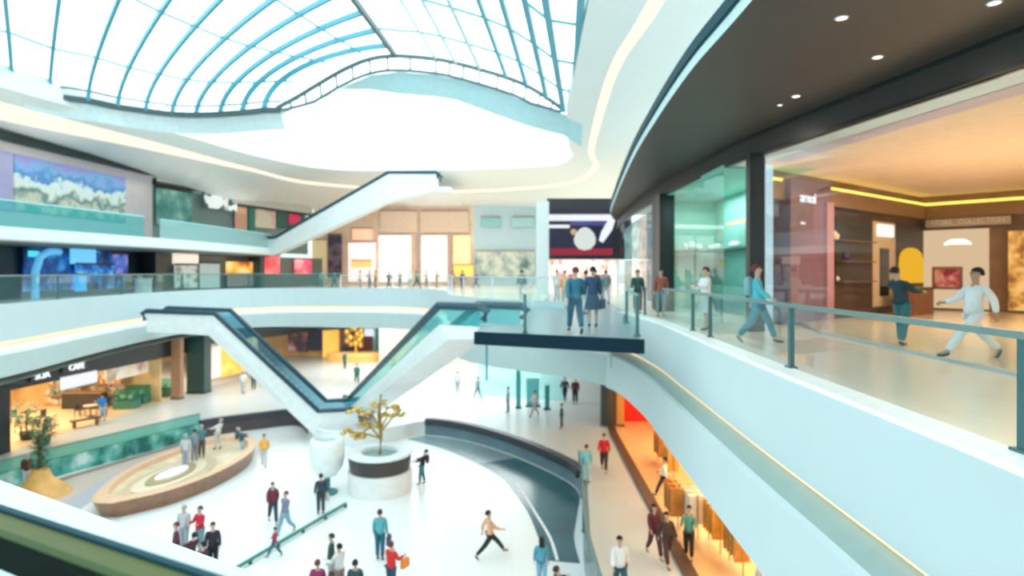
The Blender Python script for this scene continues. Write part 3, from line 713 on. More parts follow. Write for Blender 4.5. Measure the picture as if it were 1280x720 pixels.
fpanel('small orange lit sign over the lilac shop entrance', 441, 466, 286, 300, lit('lit salmon', (.95, .55, .36), .55), 'sign', 'shop_sign')
fpanel('pale lilac pink shopfront behind the upper railing crowd', 436, 470, 303, 352, lit('lit lilac', (.98, .84, .84), .6))
fpanel('low orange counter front below the lilac shopfront', 441, 466, 326, 334, lit('lit amber', (1, .6, .2), .6), 'counter', 'counter_front', off=.6)
fpanel('dark purple tall window beside the yellow wall', 411, 428, 293, 346, ramp_mat('dark purple', [(.4, (.05, .03, .06)), (.6, (.22, .15, .2))], .8))
fpanel('pale yellow tall wall panel where the upper escalator starts', 391, 409, 300, 350, mat('pale yellow', (.85, .66, .36), .6, emit=.15), 'wall panel', 'wall_panel')
fpanel('grey window band in the far blue wall', 594, 668, 314, 346, ramp_mat('grey window', [(.35, (.10, .16, .17)), (.5, (.35, .42, .38)), (.65, (.6, .62, .5))], .7, emit=.2), 'window', 'shop_window')
fpanel('small teal upper window in the far blue wall', 602, 626, 272, 284, mat('teal window', (.25, .55, .58), .3), 'window', 'shop_window')
fpanel('small pale upper window in the far blue wall beside the white column', 640, 668, 272, 284, mat('pale teal window', (.40, .66, .70), .3), 'window', 'shop_window')
fpanel('orange yellow low display under the orange shopfront', 568, 592, 331, 345, lit('lit yellow', (.95, .6, .12), .5), off=.8)
for px in (524, 563):
    a = hit(px, FC); o = MB().box(a[0]-.12, a[0]+.12, 73.2, 73.8, EYE+Z2+.01, EYE+D(292)).build('pilaster', mat('mauve pilaster', (.45, .34, .34), .5)); tag(o, 'slim mauve pilaster %s' % ('between the cream and pinkish shopfronts' if px == 524 else 'between the pinkish and orange shopfronts'), 'pilaster')

# ================================================================== LEFT SHOPS, CAMERA LEVEL
F2 = [(-30, 18), (-30.5, 36), (-30, 50), (-27.2, 61), (-23, 73.7)]
BLUEBLK = mat('blue black wall', (.012, .03, .035), .4)
for a, b in zip(F2, F2[1:]): Sw(panel(MB(), a, b, Z2, 1.62, .3, 0), 'wall_left', BLUEBLK if a[1] < 45 else mat('grey olive wall', (.16, .19, .17), .5))
def p2(lab, px0, px1, py0, py1, m, off=.3, name='shop_display', cat='display panel', group=None): return fpanel(lab, px0, px1, py0, py1, m, cat, name, F2, off, BLACK, group)
blues = ramp_mat('blue shop display', [(.32, (.004, .02, .10)), (.45, (.01, .14, .55)), (.56, (.05, .40, .90)), (.68, (.45, .8, 1.0))], 1.1, emit=.55, detail=4)
p2('wide dark blue backlit display of the blue shop', 24, 152, 312, 362, ramp_mat('deep blue display', [(.38, (.003, .015, .05)), (.55, (.01, .09, .35)), (.7, (.05, .4, .8))], .9, emit=.5))
p2('bright sky blue screen in the middle of the blue shop', 78, 110, 311, 330, lit('sky blue', (.18, .62, 1.0), .8), .6, 'screen', 'screen')
p2('mottled blue screen below the bright sky blue one', 84, 132, 331, 343, blues, .6, 'screen', 'screen')
p2('small cyan lit sign at the start of the blue shop', 25, 37, 313, 321, lit('cyan lit', (.1, .75, .85), .8), .6, 'shop_sign', 'sign')
p2('tall vivid blue panel standing in the blue shop', 82, 96, 344, 364, lit('vivid blue', (.02, .45, .95), .8), .7, 'display_stand', 'stand')
p2('violet blue poster at the end of the blue shop', 134, 152, 318, 342, ramp_mat('violet poster', [(.35, (.02, .05, .4)), (.55, (.15, .25, .8)), (.7, (.6, .3, .5))], 1.5, emit=.5), .5, 'poster', 'poster')
t = thing('display_arch', 'light blue arch standing in the blue shop entrance', 'arch', W(*hit(58, F2), Z2))
h = hit(58, F2); m = MB(); m.tube([W(h[0]+1.0, h[1]-2.2, Z2), W(h[0]+1.0, h[1]-2.2, 0), W(h[0]+1.05, h[1]-1.9, .9), W(h[0]+1.1, h[1]-1.2, 1.3), W(h[0]+1.15, h[1]-.4, 1.3)], .22, 8); m.build('arch_tube', lit('arch blue', (.15, .55, .95), .5), t)
p2('cream and white lit kiosk front beside the black wall', 209, 241, 313, 330, lit('cream lit', (1, .86, .76), .6), .6)
p2('white booth panel under the cream sign', 211, 240, 331, 360, ramp_mat('white booth', [(.35, (.3, .35, .36)), (.5, (.8, .86, .86))], 1.2, emit=.15), .6)
p2('pale blue white booth beside the white kiosk', 243, 268, 329, 360, mat('pale blue booth', (.65, .80, .85), .4, emit=.1), .6)
p2('glowing orange shopfront left of the red ones', 279, 313, 327, 342, ramp_mat('orange glow', [(.35, (.45, .08, .03)), (.5, (.95, .45, .06)), (.65, (1, .75, .3))], .5, emit=.7), .4)
p2('grey brown low front under the orange glow', 279, 313, 343, 358, mat('grey brown front', (.42, .36, .34), .5), .5)
p2('red lit shopfront left of the pinkish one', 327, 346, 320, 342, ramp_mat('red glow', [(.35, (.7, .03, .05)), (.55, (1, .15, .15)), (.7, (1, .35, .3))], .6, emit=.6), .4)
p2('pinkish red lit shopfront nearest the yellow wall panel', 365, 386, 324, 342, ramp_mat('pink red glow', [(.35, (.6, .02, .06)), (.55, (1, .12, .2)), (.7, (1, .45, .45))], .6, emit=.6), .4)
h = hit(319, F2); o = MB().box(h[0]-.1, h[0]+.9, h[1]-.9, h[1]+.2, EYE+Z2, EYE+1.6).build('pillar', mat('dark green grey pillar', (.05, .09, .09), .4)); tag(o, 'dark pillar between the orange and red lit shopfronts', 'pillar'); 
h = hit(182, F2); o = MB().box(h[0]+.3, h[0]+1.4, h[1]-1.0, h[1]+.2, EYE+Z2, EYE+1.6).build('pillar', BLACK); tag(o, 'black pillar at the end of the blue shop under the upper gallery', 'pillar')
t = thing('information_stand', 'white round information stand by the upper left railing', 'stand', W(*G(179, 366, Z2), Z2))
x, d = G(179, 368, Z2); 
for nm, r0, z0_, z1_, mm in (('drum', .55, Z2, -.55, WHITE), ('top', .62, -.55, -.42, mat('pale steel', (.6, .7, .7), .3))): MB().lathe([(.001, z0_), (r0, z0_), (r0, z1_), (.001, z1_)], W(x, d, 0), 20).build(nm, mm, t)
area(-28, 32, 1.5, 1.5, 20, 60, (.8, .9, 1)); area(-27, 54, 1.5, 3, 10, 60, (1, .8, .6))

# ================================================================== LEFT SHOPS, UPPER LEVEL
F3 = [(-31.5, 14), (-31.9, 38), (-30.9, 52), (-28.6, 61), (-24.5, 73)]
for a, b, zt in zip(F3, F3[1:], (8.8, 8.8, 8.2, 7.3)): Sw(panel(MB(), a, b, Z3, zt, .3, 0), 'wall_upper', mat('pale grey wall', (.62, .62, .62), .5) if a[1] < 45 else mat('green grey wall', (.22, .30, .28), .5))
h1 = hit(187, F3)
mb = MB()
for a, b in ((F3[0], F3[1]), (F3[1], h1)): panel(mb, a, b, 8.15, 8.62, .5, .7)
S(mb.build('trim_25', mat('black green beam', (.01, .035, .035), .5)))
t = thing('billboard', 'long pinkish white billboard wall with a blue sky city picture on the upper left gallery', 'billboard', W(-31, 38, Z3))
m = MB()
for a, b in ((F3[0], F3[1]), (F3[1], h1)): panel(m, a, b, Z3+.3, 8.15, .2, .25)
m.build('board', mat('pinkish white board', (.66, .60, .63), .5), t)
def city_mat():
    m = bpy.data.materials.new('city picture'); m.use_nodes = True; nt = m.node_tree; b = nt.nodes['Principled BSDF']; b.inputs['Roughness'].default_value = .4
    tc = nt.nodes.new('ShaderNodeTexCoord'); sp = nt.nodes.new('ShaderNodeSeparateXYZ'); nt.links.new(tc.outputs['Object'], sp.inputs[0])
    nz = nt.nodes.new('ShaderNodeTexNoise'); nz.inputs['Scale'].default_value = 1.1; nz.inputs['Detail'].default_value = 3; nt.links.new(tc.outputs['Object'], nz.inputs['Vector'])
    ad = nt.nodes.new('ShaderNodeMath'); ad.operation = 'MULTIPLY_ADD'; nt.links.new(nz.outputs['Fac'], ad.inputs[0]); ad.inputs[1].default_value = 2.6; nt.links.new(sp.outputs['Z'], ad.inputs[2])
    mr = nt.nodes.new('ShaderNodeMapRange'); mr.inputs['From Min'].default_value = EYE+4.0+1.3; mr.inputs['From Max'].default_value = EYE+7.4+1.3; nt.links.new(ad.outputs[0], mr.inputs[0])
    rp = nt.nodes.new('ShaderNodeValToRGB'); nt.links.new(mr.outputs[0], rp.inputs[0]); e = rp.color_ramp.elements
    st = [(0, (.10, .32, .30)), (.18, (.55, .56, .45)), (.32, (.06, .20, .20)), (.46, (.62, .70, .62)), (.6, (.55, .72, .74)), (.68, (.05, .20, .50)), (.85, (.15, .38, .66)), (1, (.25, .28, .62))]
    while len(e) < len(st): e.new(.5)
    for q, (p, c) in zip(e, st): q.position = p; q.color = c + (1,)
    nt.links.new(rp.outputs[0], b.inputs['Base Color']); nt.links.new(rp.outputs[0], b.inputs['Emission Color']); b.inputs['Emission Strength'].default_value = .25
    return m
a, b = hit(12, F3), hit(152, F3)
m = MB(); 
am = F3[1]
if a[1] < am[1] < b[1]: panel(m, a, am, 3.9, 7.5, .1, .34); panel(m, am, b, 3.9, 7.5, .1, .34)
else: panel(m, a, b, 3.9, 7.5, .1, .34)
m.build('picture_print', city_mat(), t)
a, b = hit(-60, F3), hit(9, F3); panel(MB(), a, b, 3.9, 7.5, .1, .34).build('side_print', mat('lilac print', (.42, .42, .70), .5), t)
def p3(lab, px0, px1, py0, py1, m, off=.3, name='shop_display', cat='display panel'): return fpanel(lab, px0, px1, py0, py1, m, cat, name, F3, off, BLACK)
mb = MB(); 
for a, b in ((h1, F3[2]), (F3[2], F3[3]), (F3[3], F3[4])):
    z = 7.75 if a == h1 else (7.5 if a == F3[2] else 6.7); panel(mb, a, b, z, z+.28, .5, .6)
S(mb.build('trim_26', mat('brown black beam', (.05, .045, .035), .5)))
mb = MB()
for a, b in ((h1, F3[2]), (F3[2], F3[3]), (F3[3], F3[4])):
    z = 8.0 if a == h1 else (7.76 if a == F3[2] else 6.95); panel(mb, a, b, z, z+.9, .5, .65)
S(mb.build('wall_upper_header', mat('grey beige header', (.58, .60, .54), .6)))
p3('green glass shopfront right of the long billboard', 192, 236, 238, 282, ramp_mat('green glass display', [(.35, (.05, .22, .20)), (.55, (.18, .42, .36)), (.68, (.45, .65, .58))], .6, emit=.1))
p3('dark sign with white cloud shape on the upper left gallery', 247, 290, 244, 262, ramp_mat('dark sign', [(.48, (.03, .08, .10)), (.53, (.85, .9, .9))], .45, emit=.3), .6, 'shop_sign', 'sign')
p3('terracotta panel on the upper left gallery beside the dark green one', 291, 306, 256, 288, mat('terracotta', (.68, .36, .24), .5, emit=.1))
p3('narrow dark green panel on the upper left gallery', 307, 315, 258, 290, mat('dark green panel', (.02, .20, .17), .5), .4)
p3('rosy beige shopfront on the upper left gallery', 316, 342, 262, 285, ramp_mat('rosy beige', [(.4, (.6, .35, .32)), (.55, (.68, .62, .48))], .5, emit=.1))
p3('crimson poster in the upper left shop row', 357, 371, 268, 281, mat('crimson', (.65, .04, .12), .5, emit=.2), .5, 'poster', 'poster')
p3('dark green shopfront around the crimson poster', 343, 375, 262, 286, mat('dark green front', (.03, .13, .12), .4), .35)
p3('white and aqua sign at the end of the upper left shop row', 378, 402, 268, 282, ramp_mat('white aqua', [(.42, (.25, .6, .58)), (.55, (.88, .93, .93))], .7, emit=.3), .5, 'shop_sign', 'sign')
area(-29.5, 44, 7.5, 1, 14, 80, (1, .9, .8))

# ================================================================== LEFT SHOPS, PROMENADE (café side)
F1 = [(-27.4, 24), (-26.9, 32.4), (-25.6, 47.7), (-24.8, 56), (-21, 66), (-16, 69.5)]
for a, b in zip(F1, F1[1:]): Sw(panel(MB(), a, b, -6.35, -4.3, .3, 0), 'wall_header', BLACK)
Sw(MB().box(-37, -36.7, 20, 70, EYE+Z1, EYE-4.7), 'wall_left', mat('amber wall', (.88, .62, .34), .6, var=.2, scale=.6))
Sw(MB().box(-37, -16, 69.7, 70, EYE+Z1, EYE-4.7), 'wall_back', mat('amber wall', (.85, .50, .16), .6))
mb = MB(); mb.ngon([W(x, y, Z1+.012) for x, y in [F1[0], F1[1], F1[2], (-36.7, 47.7), (-36.7, 24)]]); S(mb.build('floor_cafe', mat('honey oak floor', (.88, .66, .42), .35, var=.12, scale=.8), tri=True))
area(-31.5, 36, -4.8, 7, 10, 1300, (1, .74, .46)); area(-30.5, 51, -4.8, 7, 8, 800, (1, .78, .58)); area(-22, 34, -4.75, 2, 14, 130, (1, .9, .78)); area(-20, 48, -4.75, 4, 10, 260, (1, .95, .9))
h = hit(3, F1); hh = hit(-60, F1); Sw(panel(MB(), hh, hit(11, F1), Z1, -6.1, .5, .1), 'wall_front', BLACK)
SIGNW = emit_mat('lit sign letters', (.92, .97, 1.0), 1.4)
def signf1(lab, text, px0, px1, z0, z1):
    a, b = hit(px0, F1), hit(px1, F1); t = thing('shop_sign', lab, 'sign', W((a[0]+b[0])/2, (a[1]+b[1])/2, z0))
    panel(MB(), a, b, z0, z1, .06, .12).build('sign_plate', mat('dark sign plate', (.03, .035, .035), .4), t)
    lettering('lettering', text, a, b, (z0+z1)/2, (z1-z0)*.75, .12, SIGNW, t, .04); return t
signf1('white lit letters on the black header at the near end of the cafe', 'SOA', 36, 63, -6.1, -5.62)
signf1('white lit letters on the black header above the white menu board', 'CAFE', 76, 109, -5.98, -5.5)
a, b = hit(72, F1), hit(117, F1); t = thing('menu_board', 'glowing white board hanging at the cafe front under the header', 'board', W(a[0], a[1], -6.6))
panel(MB(), a, b, -6.95, -6.2, .1, .25).build('board', emit_mat('white board glow', (.95, .97, 1), 1.0), t)
panel(MB(), a, b, -7.0, -6.94, .14, .27).build('board_rail', BLACK, t)
t = thing('service_bar', 'dark cafe service bar under the white board', 'bar counter', W(-30.2, 38.5, Z1))
MB().box(-31.5, -28.8, 42.5, 43.3, EYE+Z1, EYE+Z1+1.1).build('counter', mat('black bar', (.04, .045, .045), .4), t); MB().box(-31.6, -28.7, 42.4, 43.4, EYE+Z1+1.1, EYE+Z1+1.18).build('top', mat('bar top', (.3, .2, .12), .3), t)
MB().box(-31.5, -29, 44.5, 44.7, EYE+Z1+1.7, EYE+Z1+2.9).build('back_shelf', mat('dark shelf', (.06, .05, .04), .5), t)
Sw(MB().box(-36.7, -26.0, 42.9+2, 43.1+2, EYE+Z1, EYE-4.7), 'wall_partition', mat('gold partition', (.80, .58, .30), .6, var=.25, scale=.7))
SHELFM = ramp_mat('crowded shelf goods', [(.30, (.05, .16, .12)), (.40, (.70, .62, .48)), (.50, (.30, .16, .08)), (.58, (.88, .74, .52)), (.68, (.10, .22, .18))], 1.6, emit=.12, detail=4)
for (x0_, x1_, d_, hh, lab) in ((-36.3, -33.2, 38.2, 2.9, 'tall crowded shelf unit along the back of the cafe'), (-33.5, -31.2, 43.9, 2.4, 'crowded shelf unit against the gold partition behind the service bar'), (-30.6, -28.2, 44.2, 2.9, 'cream and green crowded shelf unit at the promenade end of the gold partition')):
    t = thing('shelf_unit', lab, 'shelf', W((x0_+x1_)/2, d_, Z1+.02))
    MB().box(x0_, x1_, d_, d_+.08, EYE+Z1+.02, EYE+Z1+hh).build('back_board', SHELFM, t)
    for z_ in (.02, .75, 1.5, hh-.06): MB().box(x0_-.04, x1_+.04, d_-.4, d_+.02, EYE+Z1+z_, EYE+Z1+z_+.06).build('shelf', mat('honey shelf', (.55, .33, .14), .5), t)
    rnd = random.Random(int(hh*10)+int(-x0_)); gm_ = ramp_mat('shelf goods', [(.35, (.08, .25, .22)), (.45, (.85, .8, .7)), (.55, (.6, .3, .1)), (.68, (.9, .7, .3))], .9)
    for z_ in (.08, .81, 1.56):
        xx = x0_+.1
        while xx < x1_-.3:
            w_ = rnd.uniform(.16, .36); MB().box(xx, xx+w_, d_-.35, d_-.08, EYE+Z1+z_, EYE+Z1+z_+rnd.uniform(.2, .5)).build('goods_box', gm_, t, bevel=.01); xx += w_+rnd.uniform(.03, .15)
for i, (x, d, lab) in enumerate([(-33.6, 33.2, 'nearest the black shop edge'), (-31.6, 35.6, 'second from the black shop edge'), (-29.8, 38.6, 'second from the menu board'), (-28.8, 41.2, 'nearest the menu board')]):
    t = thing('pendant_lamp', 'dark dome pendant lamp hanging in the cafe, %s' % lab, 'lamp', W(x, d, -6.2), 'cafe pendant lamps')
    MB().tube([W(x, d, -4.72), W(x, d, -6.2)], .02, 5).build('cord', BLACK, t)
    MB().lathe([(.05, .0), (.3, -.12), (.42, -.38)], W(x, d, -6.2), 18).build('lamp_shade', mat('pendant black', (.05, .05, .05), .4), t)
    MB().ball(W(x, d, -6.48), .12, 10).build('bulb', emit_mat('pendant bulb', (1, .8, .5), 4), t, smooth=True)
# pillars
h = hit(239, F1); t = thing('column', 'dark green square column on the promenade beyond the cafe', 'column', W(h[0]+.3, h[1], Z1))
MB().box(h[0]-.1, h[0]+1.3, h[1]-.5, h[1]+.6, EYE+Z1, EYE-4.72).build('shaft', mat('dark green cladding', (.03, .085, .085), .35), t); MB().box(h[0]-.14, h[0]+1.34, h[1]-.54, h[1]+.64, EYE+Z1, EYE+Z1+.12).build('base', BLACK, t)
h = hit(216, F1); t = thing('column', 'slim brown timber column left of the dark green column', 'column', W(h[0]+.3, h[1], Z1))
MB().box(h[0], h[0]+.7, h[1]-.25, h[1]+.25, EYE+Z1, EYE-4.72).build('shaft', mat('tan timber', (.45, .25, .15), .5), t); MB().box(h[0]-.03, h[0]+.73, h[1]-.28, h[1]+.28, EYE+Z1, EYE+Z1+.1).build('base', BLACK, t)
def p1(lab, px0, px1, py0, py1, m, off=.0, name='shop_display', cat='display panel', poly=None): return fpanel(lab, px0, px1, py0, py1, m, cat, name, poly or F1, off, mat('thin dark frame', (.2, .13, .1), .5))
p1('peach display wall of the shop left of the dark column', 150, 212, 437, 470, ramp_mat('peach display', [(.35, (.45, .30, .22)), (.5, (.85, .68, .55)), (.65, (.9, .8, .72))], .9, emit=.25), -1.0)
p1('pale pink shopfront right of the dark green column', 251, 276, 430, 474, lit('pale pink', (.98, .80, .74), .5))
p1('orange lit wall of the shop partly behind the big escalator', 277, 322, 424, 466, ramp_mat('orange shop', [(.35, (.75, .38, .05)), (.55, (.98, .60, .12)), (.68, (1, .75, .3))], .6, emit=.5))
# far promenade shops behind the escalators
FF = [(-30, 68.5), (-14, 68.5)]
p1('dark shopfront with reddish goods at the far end of the promenade', 360, 384, 410, 440, ramp_mat('dark reddish', [(.4, (.05, .05, .08)), (.55, (.3, .12, .12)), (.66, (.6, .4, .4))], .8, emit=.2), 0, poly=FF)
p1('navy shopfront at the far end of the promenade beside the gold one', 385, 403, 410, 438, mat('navy front', (.02, .04, .09), .4), .1, poly=FF)
p1('gold orange shopfront at the far end of the promenade', 404, 424, 410, 446, lit('gold orange', (1, .58, .12), .6), .2, poly=FF)
p1('dark blue shopfront right of the gold one', 426, 449, 410, 440, ramp_mat('dark blue front', [(.4, (.02, .04, .1)), (.6, (.2, .12, .12))], .9, emit=.1), .1, poly=FF)
p1('pale blue lit sign on the dark blue shopfront', 450, 468, 410, 420, lit('pale sign', (.75, .85, .98), .7), .4, 'shop_sign', 'sign', poly=FF)
p1('maroon display under the pale blue sign', 452, 466, 421, 440, mat('maroon display', (.2, .08, .1), .5), .3, poly=FF)
p1('teal panel at the end of the far promenade shops', 470, 479, 410, 442, mat('teal end panel', (.03, .32, .36), .4), .3, poly=FF)
FG = [(-14, 64), (8, 64)]
Sw(MB().box(-14, 12, 64, 64.3, EYE+Z1, EYE-4.7), 'wall_back', mat('beige shop wall', (.78, .70, .58), .6, var=.1))
area(-4, 58, -4.8, 14, 6, 1100, (1, .97, .93)); area(-16, 60, -4.8, 8, 8, 700, (1, .93, .82)); area(-3, 46, -4.8, 9, 8, 900, (.95, 1, 1))  # far promenade fills, strengthened for brightness, with one added under the walkway
for i, px in enumerate(list(range(600, 702, 12))):
    x, d = hit(px, FG); col = [(.12, .13, .12), (.35, .28, .18), (.2, .3, .28), (.5, .4, .25), (.1, .1, .1)][i % 5]
    t = thing('merchandise_stand', ['dark', 'tan', 'green grey', 'ochre', 'black'][i % 5] + ' merchandise stand under the walkway, %s from the left end of the row' % ['first', 'second', 'third', 'fourth', 'fifth', 'sixth', 'seventh', 'eighth', 'ninth'][i], 'display stand', W(x, d-1, Z1))
    MB().box(x-.4, x+.4, d-1.3, d-.8, EYE+Z1, EYE+Z1+.9).build('plinth', WHITE, t)
    gm_ = mat('goods %d' % (i % 5), col, .6)
    MB().box(x-.35, x-.02, d-1.2, d-.9, EYE+Z1+.9, EYE+Z1+1.6).build('goods_box', gm_, t); MB().box(x+.04, x+.36, d-1.2, d-.9, EYE+Z1+.9, EYE+Z1+1.3+.1*(i % 3)).build('goods_box', gm_, t)
# gold sculpture stall at the far end
x, d = G(445, 447, Z1); x, d = x*.965, d*.965
t = thing('golden_display', 'golden sculpted tree display at the far end of the promenade', 'sculpture', W(x, d, Z1))
GOLD = mat('gold leaf', (.85, .52, .12), .3, .6, var=.25, scale=2)
MB().lathe([(.001, 0), (3.2, 0), (3.2, .7), (2.9, .9), (.001, .9)], W(x, d, Z1), 24, sy=.4).build('planter', mat('orange planter', (.88, .48, .14), .45, emit=.12), t)
m = MB(); m.tube([W(x, d, Z1+.9), W(x, d, Z1+2.4)], .15); m.build('stem', GOLD, t)
m = MB()
for i in range(16):
    a_ = i*2.4; r_ = .5+.7*((i*7) % 5)/5; m.ball(W(x+r_*math.cos(a_), d+.5*r_*math.sin(a_), Z1+1.7+.12*i), .35, 8)
m.build('gold_leaves', GOLD, t, smooth=True)

# ================================================================== RIGHT SHOPS, PROMENADE
R1 = [(5.4, 6), (5.5, 14), (5.65, 20.3), (6.0, 36), (6.3, 39)]
AMBER = mat('amber plaster', (.92, .62, .26), .6, var=.12, scale=.7)
Sw(MB().box(13, 13.2, 6, 39, EYE+Z1, EYE-4.7), 'wall_right', AMBER)
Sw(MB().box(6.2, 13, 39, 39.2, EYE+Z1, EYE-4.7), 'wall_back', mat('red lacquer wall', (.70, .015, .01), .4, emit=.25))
mb = MB(); mb.ngon([W(x, y, Z1+.01) for x, y in R1 + [(13, 39), (13, 6)]]); S(mb.build('floor_orange_shop', mat('orange shop floor', (.88, .58, .28), .3, var=.08, scale=.6), tri=True))
mb = MB()
for a, b in zip(R1, R1[1:]): mb.bar(W(a[0], a[1], Z1+.06), W(b[0], b[1], Z1+.06), .42, .12)
S(mb.build('trim_27', mat('dark brown sill', (.10, .055, .035), .5)))
area(9.6, 20, -4.85, 3.5, 12, 800, (1, .68, .36)); area(9.6, 32, -4.85, 3.5, 8, 450, (1, .68, .36))
x, d = G(760, 533, Z1)
t = thing('column', 'dark rounded column on the promenade under the right gallery', 'column', W(x, d, Z1))
MB().lathe([(.48, .1), (.48, 4.9)], W(x, d, Z1), 24).build('shaft', mat('charcoal column', (.045, .055, .055), .4), t, smooth=True); MB().lathe([(.001, 0), (.52, 0), (.52, .1), (.001, .1)], W(x, d, Z1), 24).build('base', mat('steel base', (.4, .42, .42), .3), t)
t = thing('column', 'orange timber column behind the dark rounded column', 'column', W(x+.75, d+.2, Z1))
MB().box(x+.55, x+1.0, d, d+.4, EYE+Z1, EYE-4.72).build('shaft', mat('orange timber', (.65, .33, .10), .5), t); MB().box(x+.52, x+1.03, d-.03, d+.43, EYE+Z1, EYE+Z1+.1).build('base', BLACK, t)
# clothes stands in the amber shop
for i, (px, py, col, lab) in enumerate([(842, 655, (.60, .25, .05), 'rust'), (866, 665, (.95, .85, .72), 'cream'), (893, 684, (.72, .34, .05), 'ochre'), (826, 580, (.55, .22, .05), 'brown'), (838, 598, (.8, .42, .10), 'amber'), (920, 712, (.62, .30, .06), 'bronze')]):
    x, d = G(px, py, Z1)
    t = thing('garment_rail', lab + ' garments hanging on a rail in the amber lit shop below the right gallery', 'clothes rail', W(x, d, Z1))
    MB().tube([W(x, d-.6, Z1), W(x, d-.6, Z1+1.6), W(x, d+.6, Z1+1.6), W(x, d+.6, Z1)], .025, 6).build('rail', mat('brass', (.6, .4, .15), .3, 1), t)
    m = MB()
    for k_ in range(7): m.obox(W(x+.03*(k_ % 2), d-.48+.16*k_, Z1+1.0), (.24, 0, 0), (0, .045, 0), (0, 0, .52-.04*(k_ % 3)))
    m.build('garments', mat(lab+' garment', col, .8, var=.15), t)
# ================================================================== ESCALATORS
HANDR = mat('navy rubber handrail', (.008, .055, .085), .35)
TRUSSW = mat('white escalator cladding', (.82, .88, .90), .4)
STEP = ramp_mat('blue steel steps', [(.3, (.45, .66, .74)), (.6, (.68, .84, .90))], 1.5, .3)
def escalator(label, P, w, side, depth=.95, rail_h=1.0, panel_m=GLASSBLUE, panel_near=GLASSB, rail_w=.16, steps=True, group=None, flat=None):
    """P: floor-level points along the side nearest the camera; side: horizontal unit vector across, away from the camera"""
    P = [W(*p) for p in P]; sd = Vector((side[0], side[1], 0)).normalized()*w; up_ = Vector((0, 0, 1))
    t = thing('escalator', label, 'escalator', P[0], group)
    m = MB()
    lo = [p - up_*(depth if i in (1, 2) or flat is None else flat) for i, p in enumerate(P)];
    tp = [p + up_*.12 for p in P]
    if flat is not None: lo[0].z = P[0].z - flat; lo[1] = P[1] + (P[1]-P[0]).normalized()*-.4 - up_*flat*1.3
    for off in (Vector((0, 0, 0)), sd): m.grid([[p+off for p in tp], [p+off for p in lo]])
    m.grid([lo, [p+sd for p in lo]])
    for e in (0, -1): m.quad(tp[e], lo[e], lo[e]+sd, tp[e]+sd)
    m.build('truss', TRUSSW, t)
    m = MB(); a = P[1:3]; n = max(6, int((a[1]-a[0]).length/.42)); c1, c2 = sd*.08, sd*.92
    m.quad(P[0]+c1, P[1]+c1, P[1]+c2, P[0]+c2); m.quad(P[2]+c1, P[3]+c1, P[3]+c2, P[2]+c2)
    for i in range(n):
        q0 = a[0].lerp(a[1], i/n); q1 = a[0].lerp(a[1], (i+1)/n); q1f = Vector((q1.x, q1.y, q0.z))
        m.quad(q0+c1, q1f+c1, q1f+c2, q0+c2); m.quad(q1f+c1, q1+c1, q1+c2, q1f+c2, 1)
    m.build('steps', [STEP, mat('step riser', (.28, .46, .55), .4)], t)
    for off, pm in ((Vector((0, 0, 0)), panel_near), (sd, panel_m)):
        m = MB(); m.grid([[p+off+up_*.1 for p in P], [p+off+up_*(rail_h-.04) for p in P]]); m.build('balustrade_panel', pm, t)
        m = MB(); rp_ = [p+off+up_*rail_h for p in P]; e0 = (rp_[0]-rp_[1]).normalized(); e1 = (rp_[-1]-rp_[-2]).normalized()
        pts = [P[0]+off+up_*(rail_h*.45)+e0*.1, rp_[0]+e0*.28-up_*.15] + rp_ + [rp_[-1]+e1*.28-up_*.15, P[-1]+off+up_*(rail_h*.45)+e1*.1]
        m.tube(pts, rail_w/2, 8); m.build('handrail', HANDR, t)
    return t
# big one on the left: from the camera-level gallery down to the promenade
escalator('long escalator with dark rails descending from the left gallery to the promenade',
          [(-22.0, 36.6, -3.35), (-17.6, 36.0, -3.45), (-11.9, 37.4, Z1+.05), (-9.6, 38.0, Z1+.05)], 3.0, (-.15, 1), depth=.75, rail_h=1.0, rail_w=.30, flat=.25, panel_near=TRUSSW)
# middle one: from the central walkway down
escalator('escalator with thick teal rail running down from the central walkway',
          [(.3, 21.5, -2.0), (-1.25, 22.4, -2.0), (-9.6, 41.5, Z1+.3), (-10.4, 43.4, Z1+.05)], 1.5, (-.9, -.4), depth=.6, rail_h=.8, panel_m=GLASST, panel_near=GLASST, rail_w=.30, flat=.3)
# high one in the air, up from the upper left gallery
escalator('high white-sided escalator rising from the upper left gallery towards the roof ring',
          [(-24.2, 58.5, Z3+.2), (-22.4, 57.6, Z3+.2), (-10.8, 53, 7.7), (-6.6, 53, 7.7)], 1.6, (0, 1), depth=1.5, rail_h=1.0, panel_m=TRUSSW, panel_near=TRUSSW, rail_w=.30, flat=.55)
t = thing('landing_platform', 'white landing platform at the head of the high escalator', 'platform', W(-8, 56, 7.6))
MB().box(-11, -5.5, 54.6, 66, EYE+7.2, EYE+7.65).build('deck', TRUSSW, t)

# ================================================================== GLASS BALUSTRADES
RAILG = mat('brushed green grey rail', (.22, .34, .33), .3, .4)
def balustrade(label, path, zb, h, gm, rm, posts=(), rw=.07, base=True, post_m=None, group=None):
    c = path[len(path)//2]; t = thing('glass_balustrade', label, 'balustrade', W(c[0], c[1], zb), group)
    m = MB(); m.grid([[W(x, y, zb) for x, y in path], [W(x, y, zb+h-.02) for x, y in path]]); m.build('glass_panel', gm, t)
    m = MB(); pts = [W(x, y, zb+h) for x, y in path]
    for a, b in zip(pts, pts[1:]): m.bar(a, b, rw, rw*.8)
    m.build('handrail', rm, t)
    for (x, y) in posts:
        m = MB(); m.obox(W(x, y, zb+h/2), (.035, 0, 0), (0, .05, 0), (0, 0, h/2)); m.obox(W(x, y, zb+.02), (.07, 0, 0), (0, .1, 0), (0, 0, .02)); m.build('post', post_m or mat('teal grey post', (.05, .14, .15), .35), t)
    return t
rp_ = E2[:25]; 
